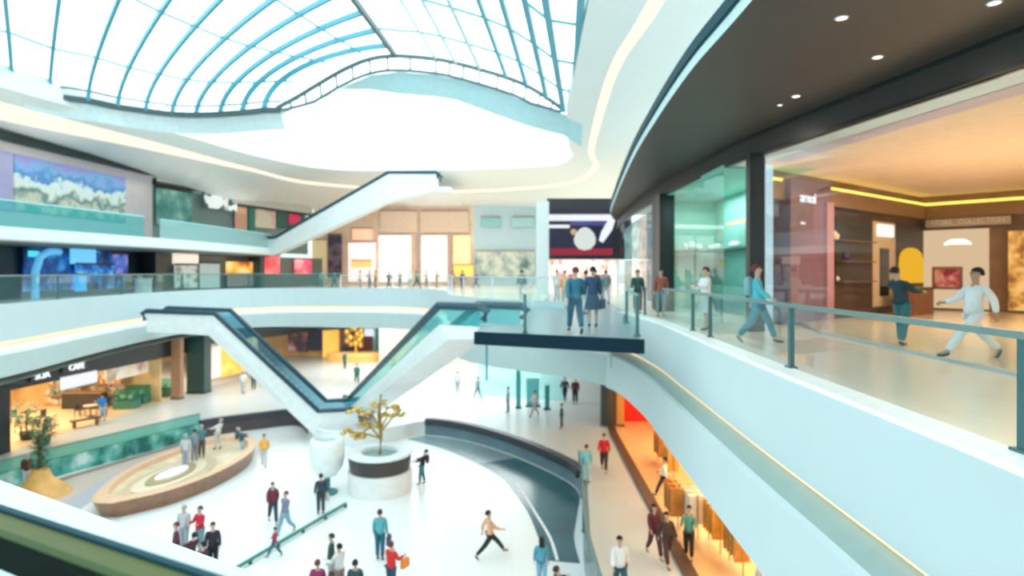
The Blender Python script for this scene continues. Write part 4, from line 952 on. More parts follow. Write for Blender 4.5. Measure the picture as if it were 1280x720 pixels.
def near(px, path): return min(path, key=lambda p: abs(640+760*p[0]/p[1]-px))
fine = smooth_path(E2[:30], 6)
balustrade('long curved glass balustrade with a grey green rail along the right gallery', rp_, Z2+.02, 1.06, GLASSB, RAILG, [near(px, fine) for px in (1276, 990, 888, 866, 806)], .085)
lp_ = [p for i, p in enumerate(E2) if i >= 66]
balustrade('green tinted glass balustrade along the left gallery in front of the blue shop', lp_, -1.36, 1.2, glass_mat('green tinted glass', (.70, .92, .90), .12, .08, (.3, .7, .7), gain=.2), RAILG, [lp_[i] for i in range(2, len(lp_), 6)], .09)
lp_ = [p for i, p in enumerate(E2) if 33 <= i <= 66]
balustrade('clear glass balustrade across the far end of the gallery', lp_, -1.36, 1.1, GLASSB, mat('pale rail', (.6, .7, .72), .3), [lp_[i] for i in range(1, len(lp_), 4)], .08, post_m=mat('white post', (.8, .85, .86), .4))
u3 = [p for p in E3 if p[1] < 41.5]; u3b = [p for p in E3 if p[1] > 40.8]
balustrade('deep teal glass balustrade on the upper left gallery below the billboard', u3, Z3+.2, 1.35, GLASST, mat('pale aqua rail', (.45, .78, .80), .3), [], .09)
balustrade('pale aqua glass balustrade on the upper left gallery', u3b, Z3+.2, 1.3, glass_mat('aqua glass', (.70, .93, .94), .12, .45, (.55, .86, .88)), mat('pale aqua rail', (.45, .78, .80), .3), [], .09)
balustrade('glass balustrade beside the promenade over the dark crescent', E1[:21], Z1, 1.1, GLASSB, RAILG, [E1[i] for i in (4, 8, 12, 16, 20)], .08)
balustrade('green glass balustrade in front of the cafe promenade', E1[15*n5:], Z1, .65, glass_mat('sea green glass', (.35, .75, .68), .1, .35, (.10, .45, .40)), RAILG, [], .07)
balustrade('glass balustrade on the right side of the central walkway', [(3.1, 15.0), (3.6, 19), (4.7, 24.5)], Z2+.03, 1.05, GLASSB, mat('teal rail', (.1, .42, .45), .3), [(3.15, 15.3), (3.62, 19.2)], .06)
balustrade('glass balustrade on the left side of the central walkway', [(.35, 16.1), (.32, 19), (.9, 28)], Z2+.03, 1.05, GLASSB, mat('pale rail', (.6, .7, .72), .3), [(.35, 16.3)], .05)
balustrade('front glass balustrade above the navy beam of the central walkway', [(3.1, 14.7), (-.95, 16.55)], Z2+.03, 1.05, GLASSB, GLASSB, [], .03)
for px, lab in ((608, 'thin teal hanger rod below the left end of the navy beam'), (765, 'thin grey hanger rod below the right end of the navy beam')):
    k_ = (px-640)/760; u = (3.1 - k_*14.7)/((3.1+.95) + k_*1.85); x, y = 3.1-4.05*u, 14.7+1.85*u
    o = MB().tube([W(x, y+.15, -1.9), W(x, y+.15, -2.4 if px > 700 else -2.95)], .035 if px < 700 else .02, 6).build('hanger_rod', TEALM if px < 700 else RAILG); tag(o, lab, 'rod')

# ---- the balcony the photographer leans over
L0, L1_ = Vector((-5.2, 5.0)), Vector((1.6, 1.18))
dr = (L1_-L0).normalized(); nn = Vector((-dr.y, dr.x)); 
if nn.y > 0: nn = -nn
def N(v, o): return v + nn*o
mb = MB()
def rowp(o, z): return [W(N(L0, o).x, N(L0, o).y, z), W(N(L1_, o).x, N(L1_, o).y, z)]
mb.grid([rowp(0, -4.5), rowp(0, -1.35), rowp(.55, -1.38), rowp(.55, -1.65)]); S(mb.build('trim_28', FASCIA))
mb = MB(); mb.grid([rowp(.55, -1.65), rowp(6, -1.65)]); S(mb.build('floor_balcony', mat('aqua stone floor', (.42, .85, .90), .3)))
R0, R1_ = Vector((-2.09, 1.91)), Vector((.32, .725))
t = thing('handrail', 'thick olive green metal handrail across the bottom left corner', 'handrail', W(-1, 1.3, -.6))
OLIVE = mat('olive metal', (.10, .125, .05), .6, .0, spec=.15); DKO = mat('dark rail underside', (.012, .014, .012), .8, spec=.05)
MB().bar(W(R0.x, R0.y, -.618), W(R1_.x, R1_.y, -.618), .07, .02).build('top_plate', OLIVE, t)
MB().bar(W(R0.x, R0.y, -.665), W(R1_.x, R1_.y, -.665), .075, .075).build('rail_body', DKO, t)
MB().bar(W(R0.x+.012, R0.y+.022, -.605), W(R1_.x+.012, R1_.y+.022, -.605), .018, .012).build('rail_edge', DARKTEAL, t)
MB().quad(W(R0.x, R0.y, -.70), W(R1_.x, R1_.y, -.70), W(R1_.x, R1_.y, -1.6), W(R0.x, R0.y, -1.6)).build('glass_panel', glass_mat('aqua near glass', (.88, .99, 1), .08, .05, (.3, .75, .85), gain=.2), t)

# ================================================================== FOUNTAIN / SEATING ISLAND
TAN = mat('tan marble', (.62, .48, .32), .35, var=.15, scale=.8)
def ell(c, a_, b_, rot, n=40, pw=1.0):
    out = []
    for i in range(n):
        th = 2*PI*i/n; x, y = a_*math.cos(th), b_*math.sin(th)*(1 - .28*math.cos(th)*-1*pw*.0)
        out.append((c[0]+x*math.cos(rot)-y*math.sin(rot), c[1]+x*math.sin(rot)+y*math.cos(rot)))
    return out
t = thing('fountain_basin', 'leaf shaped fountain basin with copper brown curved wall on the atrium floor', 'fountain', W(-16.4, 31.4, Z0))
ring = smooth_path([(-16.9, 25.6), (-15.3, 27.2), (-14.3, 29.8), (-14.1, 32.8), (-14.9, 35.4), (-16.4, 36.6), (-17.8, 35.6), (-18.6, 33.2), (-19.0, 30.4), (-18.7, 27.8), (-17.9, 25.9), (-16.9, 25.6)], 5)
def scaled(path, s, c=(-16.5, 31.2), dy=0): return [(c[0]+(x-c[0])*s, c[1]+(y-c[1])*s+dy) for x, y in path]
m = MB(); m.grid([[W(x, y, Z0) for x, y in scaled(ring, .93)], [W(x, y, Z0+.75) for x, y in ring]]); m.build('wall', mat('copper brown panel', (.30, .15, .09), .35, var=.15), t, smooth=True)
m = MB(); m.grid([[W(x, y, Z0+.75) for x, y in ring], [W(x, y, Z0+.8) for x, y in scaled(ring, .97)], [W(x, y, Z0+.8) for x, y in scaled(ring, .86)], [W(x, y, Z0+.55) for x, y in scaled(ring, .84)]]); m.build('rim', mat('peach stone rim', (.80, .52, .34), .35), t)
m = MB(); m.ngon([W(x, y, Z0+.55) for x, y in scaled(ring, .85)[:-1]]); m.build('inner_deck', mat('cream marble deck', (.72, .60, .42), .3, var=.2, scale=.9), t, tri=True)
for s_, z_, mm, nm in ((.58, .60, TAN, 'outer_ring'), (.44, .66, mat('pale sand stone', (.80, .70, .52), .35), 'middle_ring'), (.30, .72, mat('brown stone ring', (.42, .32, .18), .35), 'inner_ring'), (.20, .78, mat('white stone disc', (.92, .93, .92), .3), 'centre_disc')):
    p = scaled(ring, s_, (-16.5, 31.2), -1.6); p = [((x+16.9), y, ) for x, y in p]; p = [(-16.9+x, y) for x, y in p]
    MB().prism(p[:-1], EYE+Z0+.5, EYE+Z0+z_).build(nm, mm, t, tri=True)
# curved paving beside it
LIL = mat('lilac grey paving', (.48, .50, .58), .35)
def strip(name, P_, Q_, m_, z): 
    S(MB().grid([[W(x, y, z) for x, y in smooth_path(P_, 5)], [W(x, y, z) for x, y in smooth_path(Q_, 5)]]).build(name, m_))
strip('floor_paving', [(-18.6, 24.9), (-19.3, 28), (-19.5, 31), (-19.2, 34), (-18.2, 36.6)], [(-19.8, 24.9), (-20.4, 28), (-20.6, 31), (-20.3, 34), (-19.3, 37.2)], LIL, Z0+.012)
strip('floor_paving', [(-19.8, 24.9), (-20.4, 28), (-20.6, 31), (-20.3, 34), (-19.3, 37.2)], [(-23.3, 26.5), (-23.0, 28.5), (-22.5, 30.8), (-21.6, 33), (-20.0, 37)], mat('rose beige paving', (.62, .52, .46), .35), Z0+.010)
strip('floor_paving', [(-23.3, 26.5), (-23.0, 28.5), (-22.5, 30.8), (-21.6, 33), (-20.0, 37)], [(-23.8, 27.0), (-23.4, 29.0), (-22.9, 31.2), (-22.0, 33.4), (-20.3, 37.2)], mat('brown kerb', (.35, .24, .2), .5), Z0+.02)
# green floor line
x0, d0 = G(313, 705, Z0); x1, d1 = G(432, 634, Z0)
t = thing('barrier_rail', 'low dark green barrier rail crossing the white atrium floor to the kiosk', 'barrier', W(x0, d0, Z0))
x0e, d0e = x0-(x1-x0)*.25, d0-(d1-d0)*.25
MB().bar(W(x0e, d0e, Z0+.16), W(x1, d1, Z0+.16), .10, .10).build('rail', mat('green rail', (.03, .25, .22), .4), t)
for i in range(6):
    u = i/5; x, d = x0e+(x1-x0e)*u, d0e+(d1-d0e)*u; MB().box(x-.05, x+.05, d-.05, d+.05, EYE+Z0, EYE+Z0+.16).build('foot', BLACK, t)

# ================================================================== ROUND KIOSK WITH GOLD TREE
kx, kd = G(475, 612, Z0)
t = thing('round_kiosk', 'round white kiosk counter with a dark brown band on the atrium floor', 'kiosk', W(kx, kd, Z0))
MB().lathe([(.001, 0), (1.5, 0), (1.52, 1.0), (1.35, 1.02)], W(kx, kd, Z0), 36).build('drum', mat('white drum', (.88, .88, .88), .4), t, smooth=False)
MB().lathe([(1.35, 1.02), (1.42, 1.05), (1.5, 1.75), (1.38, 1.76)], W(kx, kd, Z0), 36).build('band', mat('dark brown band', (.055, .045, .04), .4), t)
MB().lathe([(1.52, 1.74), (1.55, 1.80), (1.5, 1.86), (.88, 1.86), (.86, 1.7)], W(kx, kd, Z0), 36).build('counter_top', mat('white top', (.82, .90, .92), .3), t)
MB().lathe([(.87, 1.7), (.001, 1.72)], W(kx, kd, Z0), 30).build('centre_well', mat('grey green well', (.22, .36, .36), .4, var=.3, scale=3), t)
t = thing('golden_tree', 'gold branching tree ornament standing on the round kiosk', 'ornament', W(kx, kd, Z0+1.72))
GOLD2 = mat('antique gold', (.40, .26, .06), .3, .7, var=.3, scale=4)
MB().tube([W(kx, kd, Z0+1.72), W(kx+.05, kd, Z0+2.6), W(kx-.05, kd, Z0+3.6), W(kx+.05, kd, Z0+4.6)], [.07, .08, .1, .06], 8).build('trunk', GOLD2, t)
random.seed(5)
for i, (px, py) in enumerate([(444, 513), (500, 515), (455, 530), (448, 545), (490, 508), (472, 506), (436, 540), (484, 522), (461, 517)]):
    e = Vector(W((px-640)*kd/760, kd, (340-py)*kd/760)); s0 = W(kx, kd, Z0+2.5+.22*(i % 6))
    m = MB(); mid = s0.lerp(e, .6)+Vector((0, .1*(i % 3-1), .12)); m.tube([s0, mid, e], [.05, .045, .03], 6)
    br = m.build('branch', GOLD2, t)
    m = MB()
    for k_ in range(6):
        q = e + Vector((random.uniform(-.28, .28), random.uniform(-.25, .25), random.uniform(-.12, .16))); m.ball(q, random.uniform(.10, .17), 8, 0, (1.2, 1, .6))
    o = m.build('leaf_cluster', mat('bright gold', (.66, .46, .14), .3, .4, var=.3, scale=5), None, smooth=True); o.parent = br
# white pod left of the kiosk
px_, pd_ = G(409, 616, Z0)
t = thing('white_pod', 'white egg shaped pod on a dark teal pedestal left of the round kiosk', 'pod', W(px_, pd_, Z0))
MB().lathe([(.001, .75), (.45, .85), (.72, 1.25), (.82, 1.8), (.80, 2.35), (.74, 2.6), (.66, 2.62), (.70, 2.3)], W(px_, pd_, Z0), 28).build('shell', mat('white shell', (.86, .92, .92), .3), t, smooth=True)
MB().lathe([(.001, 1.9), (.62, 1.95), (.68, 2.3)], W(px_, pd_, Z0), 24).build('inner_cushion', mat('grey cushion', (.5, .58, .6), .7), t, smooth=True)
MB().lathe([(.001, 0), (.5, 0), (.5, .08), (.14, .2), (.14, .8), (.001, .8)], W(px_, pd_, Z0), 20).build('pedestal', mat('teal pedestal', (.03, .20, .22), .4), t)

# ================================================================== PLANTS AND SMALL THINGS
def leafy(mb, c, r, n, seed, m=0, h=1.0, L=.35):
    rnd = random.Random(seed); c = Vector(c)
    for i in range(n):
        a_ = rnd.uniform(0, 2*PI); u = rnd.uniform(0, 1); q = c + Vector((math.cos(a_)*r*u**.5, math.sin(a_)*r*u**.5, rnd.uniform(0, h)))
        dr_ = Vector((math.cos(a_), math.sin(a_), rnd.uniform(-.2, .9))).normalized()*L*rnd.uniform(.6, 1.2); sd = dr_.cross(Vector((0, 0, 1))).normalized()*L*.22
        k_ = len(mb.v); mb.v += [q, q+dr_*.5+sd, q+dr_-Vector((0, 0, L*.1)), q+dr_*.5-sd]; mb.f.append((k_, k_+1, k_+2, k_+3)); mb.m.append(m)
    return mb
LEAF = mat('dark green leaves', (.03, .14, .06), .5, var=.4, scale=4); LEAF2 = mat('mid green leaves', (.10, .32, .20), .5, var=.3, scale=4)
def plant(name, label, x, d, z, pot, h, r, n, leaf, seed, group=None, L=.35, trunk=False, potm=None):
    t = thing(name, label, 'plant', W(x, d, z), group)
    MB().lathe([(.001, 0), (pot*.75, 0), (pot, pot*1.3), (pot*.85, pot*1.32), (pot*.8, pot*1.15), (.001, pot*1.15)], W(x, d, z), 18).build('pot', potm or mat('charcoal pot', (.05, .05, .05), .5), t, smooth=False)
    MB().tube([W(x, d, z+pot*1.1), W(x, d, z+pot*1.3+h*.6)], .05, 6).build('stem', mat('stem brown', (.15, .09, .05), .7), t)
    leafy(MB(), W(x, d, z+pot*1.2+(h*.4 if trunk else 0)), r, n, seed, 0, h*(.6 if trunk else 1), L).build('foliage', leaf, t)
    return t
x, d = G(50, 560, Z1)
plant('potted_plant', 'bushy dark green potted plant at the cafe front', *G(54, 556, Z1), Z1, .38, 1.0, .5, 220, LEAF, 1, L=.34)
plant('potted_plant', 'green potted plant behind the bushy one inside the cafe', -27.8, 34.8, Z1, .35, 1.7, .55, 160, LEAF2, 2)
plant('potted_plant', 'green plant among the glass cases left of the timber column', -29.2, 47.3, Z1, .4, 2.0, .6, 200, LEAF2, 3)
# cone shaped planter at the lower left
cx_, cd_ = -22.2, 28.6
t = thing('tree_planter', 'slim green column tree in a flared orange planter at the lower left', 'planter', W(cx_, cd_, Z0))
MB().lathe([(1.25, 0), (1.1, .25), (.5, .8), (.32, 1.25), (.30, 1.3), (.001, 1.3)], W(cx_, cd_, Z0), 24).build('planter', mat('orange clay', (.80, .42, .12), .45, var=.15, scale=2), t, smooth=True)
MB().tube([W(cx_, cd_, Z0+1.2), W(cx_, cd_, Z0+2.9)], .1, 8).build('stem', mat('stem brown', (.15, .09, .05), .7), t)
leafy(MB(), W(cx_, cd_, Z0+1.25), .28, 300, 9, 0, 1.7, .26).build('foliage', mat('column foliage', (.06, .26, .12), .5, var=.3), t)
# plants at the near left corner
plant('potted_plant', 'leafy green plant behind the near glass at the bottom left corner', -1.95, 1.72, Z2, .14, .42, .16, 90, LEAF2, 12, L=.16)
# cafe furniture
TB = mat('dark cafe table', (.07, .05, .04), .4); TBW = mat('pale cafe table', (.75, .68, .58), .4)
def cafe_set(i, x, d, top, lab):
    t = thing('cafe_table', lab, 'table', W(x, d, Z1), 'cafe tables')
    MB().lathe([(.001, .72), (.42, .72), (.42, .76), (.001, .76)], W(x, d, Z1), 20).build('table_top', top, t)
    MB().lathe([(.001, 0), (.25, 0), (.25, .03), (.04, .05), (.04, .72)], W(x, d, Z1), 12).build('pedestal', BLACK, t)
def chair(x, d, rz, m, lab, z=Z1):
    t = thing('cafe_chair', lab, 'chair', W(x, d, z), 'cafe chairs', rz)
    M = Matrix.Translation(W(x, d, z)) @ Matrix.Rotation(rz, 4, 'Z')
    place(MB().box(-.22, .22, -.22, .22, .43, .48), M).build('seat', m, t)
    place(MB().box(-.22, .22, .19, .23, .5, .9), M).build('backrest', m, t)
    for sx_ in (-1, 1):
        for sy_ in (-1, 1): place(MB().box(sx_*.2-.02, sx_*.2+.02, sy_*.2-.02, sy_*.2+.02, 0, .43 if sy_ < 0 else .5), M).build('leg', BLACK, t)
for i, (x, d, tp, l1) in enumerate([(-29.3, 33.6, TBW, 'pale round cafe table nearest the black shop edge'), (-28.6, 36.3, TB, 'dark round cafe table in the middle of the cafe front'), (-30.6, 38.5, TB, 'dark round cafe table deeper inside the cafe'), (-28.0, 40.4, TBW, 'pale round cafe table near the gold partition')]):
    cafe_set(i, x, d, tp, l1)
    for j, (dx, rz) in enumerate(((-.72, PI/2), (.72, -PI/2))):
        chair(x+dx, d, rz, mat(['dark seat', 'tan seat', 'teal seat'][(i+j) % 3], [(.06, .06, .06), (.5, .3, .15), (.05, .22, .22)][(i+j) % 3], .6), ['dark', 'tan', 'teal'][(i+j) % 3] + ' chair on the %s side of the ' % ('wall' if j == 0 else 'promenade') + l1.replace('round ', '').replace('nearest the black shop edge', 'by the black edge').replace('in the middle of the cafe front', 'in the middle').replace('deeper inside the cafe', 'deeper inside').replace('near the gold partition', 'by the gold partition'))
x, d = G(107, 533, Z1)
t = thing('bench', 'dark backless bench on the promenade before the cafe', 'bench', W(x, d, Z1), rz=.9)
M = Matrix.Translation(W(x, d, Z1)) @ Matrix.Rotation(.9, 4, 'Z')
place(MB().box(-.8, .8, -.22, .22, .4, .48), M).build('seat', mat('dark wood bench', (.12, .08, .06), .5), t)
for s_ in (-.6, .6): place(MB().box(s_-.05, s_+.05, -.2, .2, 0, .4), M).build('leg', BLACK, t)
# green glass display cases left of the timber column
GC = glass_mat('green case glass', (.6, .85, .75), .1, .25, (.15, .4, .32)); GB = mat('green case base', (.04, .20, .15), .4)
for i, (px, py, lab) in enumerate([(162, 508, 'green based glass display case nearest the cafe'), (178, 501, 'green based glass display case in the middle of the row'), (193, 497, 'green based glass display case nearest the timber column')]):
    x, d = G(px, py, Z1); x += .2; d += .6 if i == 2 else (-.6 if i == 0 else -.9)
    t = thing('display_case', lab, 'display case', W(x, d, Z1), 'glass display cases by the promenade')
    MB().box(x-.7, x+.7, d-.45, d+.45, EYE+Z1, EYE+Z1+.6).build('base', GB, t)
    MB().box(x-.68, x+.68, d-.43, d+.43, EYE+Z1+.6, EYE+Z1+1.3).build('glass_case', GC, t)
    [MB().ball(W(x+q_, d, Z1+.79), .18, 10).build('goods', mat('white goods', (.85, .85, .8), .5), t, smooth=True) for q_ in (-.3, .25)]
# tall teal banners at the far promenade
for i, (px, py, hh, c, lab) in enumerate([(648, 510, 2.9, (.06, .42, .45), 'tall slim teal banner'), (666, 508, 2.0, (.15, .6, .68), 'wide aqua banner'), (684, 512, 1.7, (.03, .35, .40), 'short dark teal banner')]):
    x, d = G(px, py, Z1)
    t = thing('banner_stand', lab + ' standing on the promenade under the walkway', 'banner', W(x, d, Z1))
    w_ = .45 if i == 1 else .16
    MB().box(x-w_, x+w_, d-.02, d+.02, EYE+Z1+.08, EYE+Z1+hh).build('banner', mat('banner %d' % i, c, .6), t)
    MB().box(x-w_-.08, x+w_+.08, d-.2, d+.2, EYE+Z1, EYE+Z1+.08).build('base', BLACK, t)
# aqua glass screen behind them
t = thing('glass_screen', 'aqua glass screen along the promenade under the walkway', 'screen', W(1.5, 44, Z1))
a_, b_ = G(596, 494, Z1), G(708, 502, Z1)
MB().quad(W(a_[0], a_[1], Z1+.05), W(b_[0], b_[1], Z1+.05), W(b_[0], b_[1], Z1+2.4), W(a_[0], a_[1], Z1+2.6)).build('glass_panel', glass_mat('aqua screen', (.55, .93, .93), .1, .3, (.5, .9, .92)), t)
MB().bar(W(a_[0], a_[1], Z1+2.62), W(b_[0], b_[1], Z1+2.42), .08, .08).build('top_rail', mat('olive brown rail', (.25, .22, .16), .5), t)

# ================================================================== PEOPLE
def skin_mesh(name, nodes, edges, root, sub=1):
    me = bpy.data.meshes.new(name); me.from_pydata([n[0] for n in nodes], edges, [])
    o = bpy.data.objects.new(name, me); COL.objects.link(o)
    sk = o.modifiers.new('skin', 'SKIN'); sk.branch_smoothing = .4; sk.use_smooth_shade = True
    dat = me.skin_vertices[0].data
    for i, n in enumerate(nodes):
        r = n[1]; dat[i].radius = (r, r) if not isinstance(r, tuple) else r; dat[i].use_root = (i == root)
    if sub: s = o.modifiers.new('sub', 'SUBSURF'); s.levels = sub; s.render_levels = sub
    bpy.context.view_layer.update(); dg = bpy.context.evaluated_depsgraph_get()
    out = bpy.data.meshes.new_from_object(o.evaluated_get(dg)); out.name = name
    bpy.data.objects.remove(o); bpy.data.meshes.remove(me)
    for p in out.polygons: p.use_smooth = True
    out.materials.clear(); out.materials.append(None)
    return out
class Sk:
    def __init__(s): s.n = []; s.e = []
    def add(s, p, r, par=None):
        s.n.append((tuple(p), r)); i = len(s.n)-1
        if par is not None: s.e.append((par, i))
        return i
def V(*a): return Vector(a)
def rx(v, a):   # swing in the walking plane: a>0 swings forward (+y)
    return V(v.x, v.y*math.cos(a)-v.z*math.sin(a), v.y*math.sin(a)+v.z*math.cos(a))
def pose_joints(hl, kl, hr, kr, sl, el, sr, er, lean=0., abd=.12):
    J = {}; J['pelvis'] = V(0, 0, .95)
    def sp(h): return V(0, math.sin(lean)*h, .95 + math.cos(lean)*h)
    J['waist'] = sp(.14); J['chest'] = sp(.33); J['neck'] = sp(.50); J['headb'] = sp(.57)
    for s_, h_, k_, sh_, e_, t in ((-1, hl, kl, sl, el, 'l'), (1, hr, kr, sr, er, 'r')):
        hip = V(s_*.095, 0, .91); kn = hip + rx(V(0, 0, -.43), h_); an = kn + rx(V(0, 0, -.42), h_-k_)
        ft = an + rx(V(0, .17, -.05), h_-k_ if h_-k_ < 0 else 0)
        J['hip'+t], J['knee'+t], J['ank'+t], J['toe'+t] = hip, kn, an, ft
        shd = sp(.46) + V(s_*.185, 0, 0); elb = shd + rx(V(s_*abd*.3, 0, -.28), sh_); wr = elb + rx(V(s_*.02, 0, -.25), sh_+e_)
        J['sh'+t], J['el'+t], J['wr'+t] = shd, elb, wr; J['hd'+t] = (wr-elb).normalized()
    lo = min(J['ankl'].z, J['ankr'].z, J['toel'].z+.03, J['toer'].z+.03) - .075
    for k_ in J:
        if not k_.startswith('hd'): J[k_] = J[k_] - V(0, 0, lo)
    return J
def make_pose(name, **kw):
    J = pose_joints(**kw); out = {}
    # body: torso, head, limbs, hands
    s = Sk(); pe = s.add(J['pelvis'], (.125, .10)); wa = s.add(J['waist'], (.115, .09), pe); ch = s.add(J['chest'], (.14, .105), wa); ne = s.add(J['neck'], .052, ch)
    up_ = (J['headb']-J['neck']).normalized(); hb = s.add(J['headb']+V(0, .01, 0), .06, ne)
    ja = s.add(J['headb']+up_*.055+V(0, .028, 0), (.062, .078), hb); hm = s.add(J['headb']+up_*.125+V(0, .012, 0), (.076, .095), ja); ht = s.add(J['headb']+up_*.20+V(0, 0, 0), (.064, .078), hm)
    s.add(J['headb']+up_*.105+V(0, .118, 0), .014, hm)
    for sg in (-1, 1): s.add(J['headb']+up_*.115+V(sg*.088, -.005, 0), .016, hm)
    for t, sg in (('l', -1), ('r', 1)):
        hp = s.add(J['hip'+t], .088, pe); kn = s.add(J['knee'+t], .056, hp); an = s.add(J['ank'+t], .038, kn); s.add(J['toe'+t], (.036, .026), an)
        sh = s.add(J['sh'+t], .052, ch); el = s.add(J['el'+t], .038, sh); wr = s.add(J['wr'+t], .025, el)
        hd = J['hd'+t]; sd = V(0, 1, 0) - hd*hd.y; sd.normalize()
        pm = s.add(J['wr'+t]+hd*.06, (.032, .018), wr)
        for i, (o_, L) in enumerate(((.030, .075), (.011, .085), (-.009, .08), (-.028, .062))):
            f1 = s.add(J['wr'+t]+hd*(.06+L*.55)+sd*o_, .0085, pm); s.add(J['wr'+t]+hd*(.06+L)+sd*o_*.95+V(-sg*.02, 0, 0), .0075, f1)
        th = s.add(J['wr'+t]+hd*.055+sd*.048, .010, pm); s.add(J['wr'+t]+hd*.085+sd*.06+V(-sg*.01, 0, 0), .0085, th)
    out['body'] = skin_mesh(name+' body', s.n, s.e, 0)
    s = Sk(); w0 = s.add(J['pelvis']-V(0, 0, .10), (.185, .155)); wa = s.add(J['waist']-V(0, 0, .10), (.180, .150), w0); w2 = s.add(J['waist']+V(0, 0, .06), (.168, .136), wa); ch = s.add(J['chest'], (.185, .145), w2); n_ = s.add(J['chest'].lerp(J['neck'], .75), (.105, .085), ch)
    for t in 'lr':
        sh = s.add(J['sh'+t], .082, ch); el = s.add(J['el'+t], .068, sh); s.add(J['el'+t].lerp(J['wr'+t], .95), .052, el)
    out['top'] = skin_mesh(name+' top', s.n, s.e, 0)
    s = Sk(); pe = s.add(J['pelvis']+V(0, 0, .07), (.155, .13))
    for t in 'lr':
        hp = s.add(J['hip'+t]-V(0, 0, .03), .118, pe); kn = s.add(J['knee'+t], .088, hp); s.add(J['knee'+t].lerp(J['ank'+t], .97), .070, kn)
    out['trousers'] = skin_mesh(name+' trousers', s.n, s.e, 0)
    m = MB()
    cc = (J['kneel']+J['kneer'])/2; pl = J['pelvis']; rows = []
    for u, ra, rb in ((-.08, .14, .12), (.1, .17, .14), (.6, .23, .20), (1.0, .27, .25)):
        c = pl.lerp(cc, max(0, u)); c = V(c.x, c.y, pl.z - u*(pl.z-cc.z) - .0); rows.append([c+V(ra*math.cos(q*PI/8), rb*math.sin(q*PI/8), 0) for q in range(17)])
    m.grid(rows); me = m.build('skirt tmp', MATS['white plaster']); out['skirt'] = me.data; bpy.data.objects.remove(me)
    for t in 'lr':
        m = MB(); an, to = J['ank'+t], J['toe'+t]; dr_ = (to-an); dr_ = V(0, dr_.y, dr_.z).normalized()
        h_ = an - dr_*.05; s = Sk(); a0 = s.add(h_-V(0, 0, .03), (.045, .04)); a1 = s.add(an+dr_*.06-V(0, 0, .035), (.047, .038), a0); s.add(to+dr_*.01, (.042, .026), a1)
        out['shoe'+t] = skin_mesh(name+' shoe', s.n, s.e, 0)
    m = MB(); hc = J['headb']+up_*.135+V(0, -.012, 0)
    for (nm, zlow, back) in (('short', -.02, 0), ('long', -.20, 1)):
        m = MB(); base = hc; rows = []
        for i in range(9):
            ph = (PI/2)*i/8*1.25; r = math.cos(PI/2-ph) if ph <= PI/2 else 1.0
            rows.append([base + V(.094*r*math.cos(q*PI/10), .112*r*math.sin(q*PI/10), .112*math.cos(ph) if ph <= PI/2 else .112*math.cos(ph)) if not (math.sin(q*PI/10) > .25 and ph > PI*.42) else base + V(.085*math.sin(PI*.42)*math.cos(q*PI/10), .104*math.sin(PI*.42)*math.sin(q*PI/10), .11*math.cos(PI*.42)) for q in range(21)])
        if back: rows.append([p + V(0, -.01, -.16) if p.y < base.y+.02 else p for p in rows[-1]])
        m.grid(rows); o = m.build('h', MATS['white plaster'], smooth=True); out[nm] = o.data; bpy.data.objects.remove(o)
    m = MB(); ec = J['headb']+up_*.135+V(0, .098, 0)
    for sg in (-1, 1): m.ball(ec+V(sg*.032, -.004, 0), .011, 8)
    o = m.build('e', MATS['white plaster'], smooth=True); out['eyes'] = o.data; bpy.data.objects.remove(o)
    for k_, me in out.items():
        if k_ != 'J': me.materials.clear(); me.materials.append(None)
    out['J'] = J
    return out
R_ = math.radians
POSES = {
 'stand': make_pose('stand', hl=R_(3), kl=R_(3), hr=R_(-3), kr=R_(2), sl=R_(5), el=R_(12), sr=R_(-2), er=R_(15)),
 'walk': make_pose('walk', hl=R_(27), kl=R_(8), hr=R_(-18), kr=R_(22), sl=R_(-25), el=R_(15), sr=R_(25), er=R_(30), lean=R_(-3)),
 'walkb': make_pose('walkb', hl=R_(-16), kl=R_(30), hr=R_(20), kr=R_(4), sl=R_(20), el=R_(25), sr=R_(-20), er=R_(12), lean=R_(-4)),
 'stride': make_pose('stride', hl=R_(42), kl=R_(6), hr=R_(-34), kr=R_(14), sl=R_(-35), el=R_(30), sr=R_(35), er=R_(40), lean=R_(-6)),
 'hold': make_pose('hold', hl=R_(4), kl=R_(4), hr=R_(-5), kr=R_(2), sl=R_(25), el=R_(80), sr=R_(20), er=R_(85)),
 'lean': make_pose('lean', hl=R_(8), kl=R_(6), hr=R_(-8), kr=R_(4), sl=R_(50), el=R_(35), sr=R_(45), er=R_(40), lean=R_(-18)),
}
HAIRC = {'black': (.012, .012, .015), 'brown': (.06, .03, .02), 'dark': (.02, .015, .015), 'auburn': (.14, .03, .03), 'grey': (.4, .4, .42)}
SKINS = [(.62, .40, .30), (.50, .30, .20), (.70, .48, .38), (.36, .20, .13)]
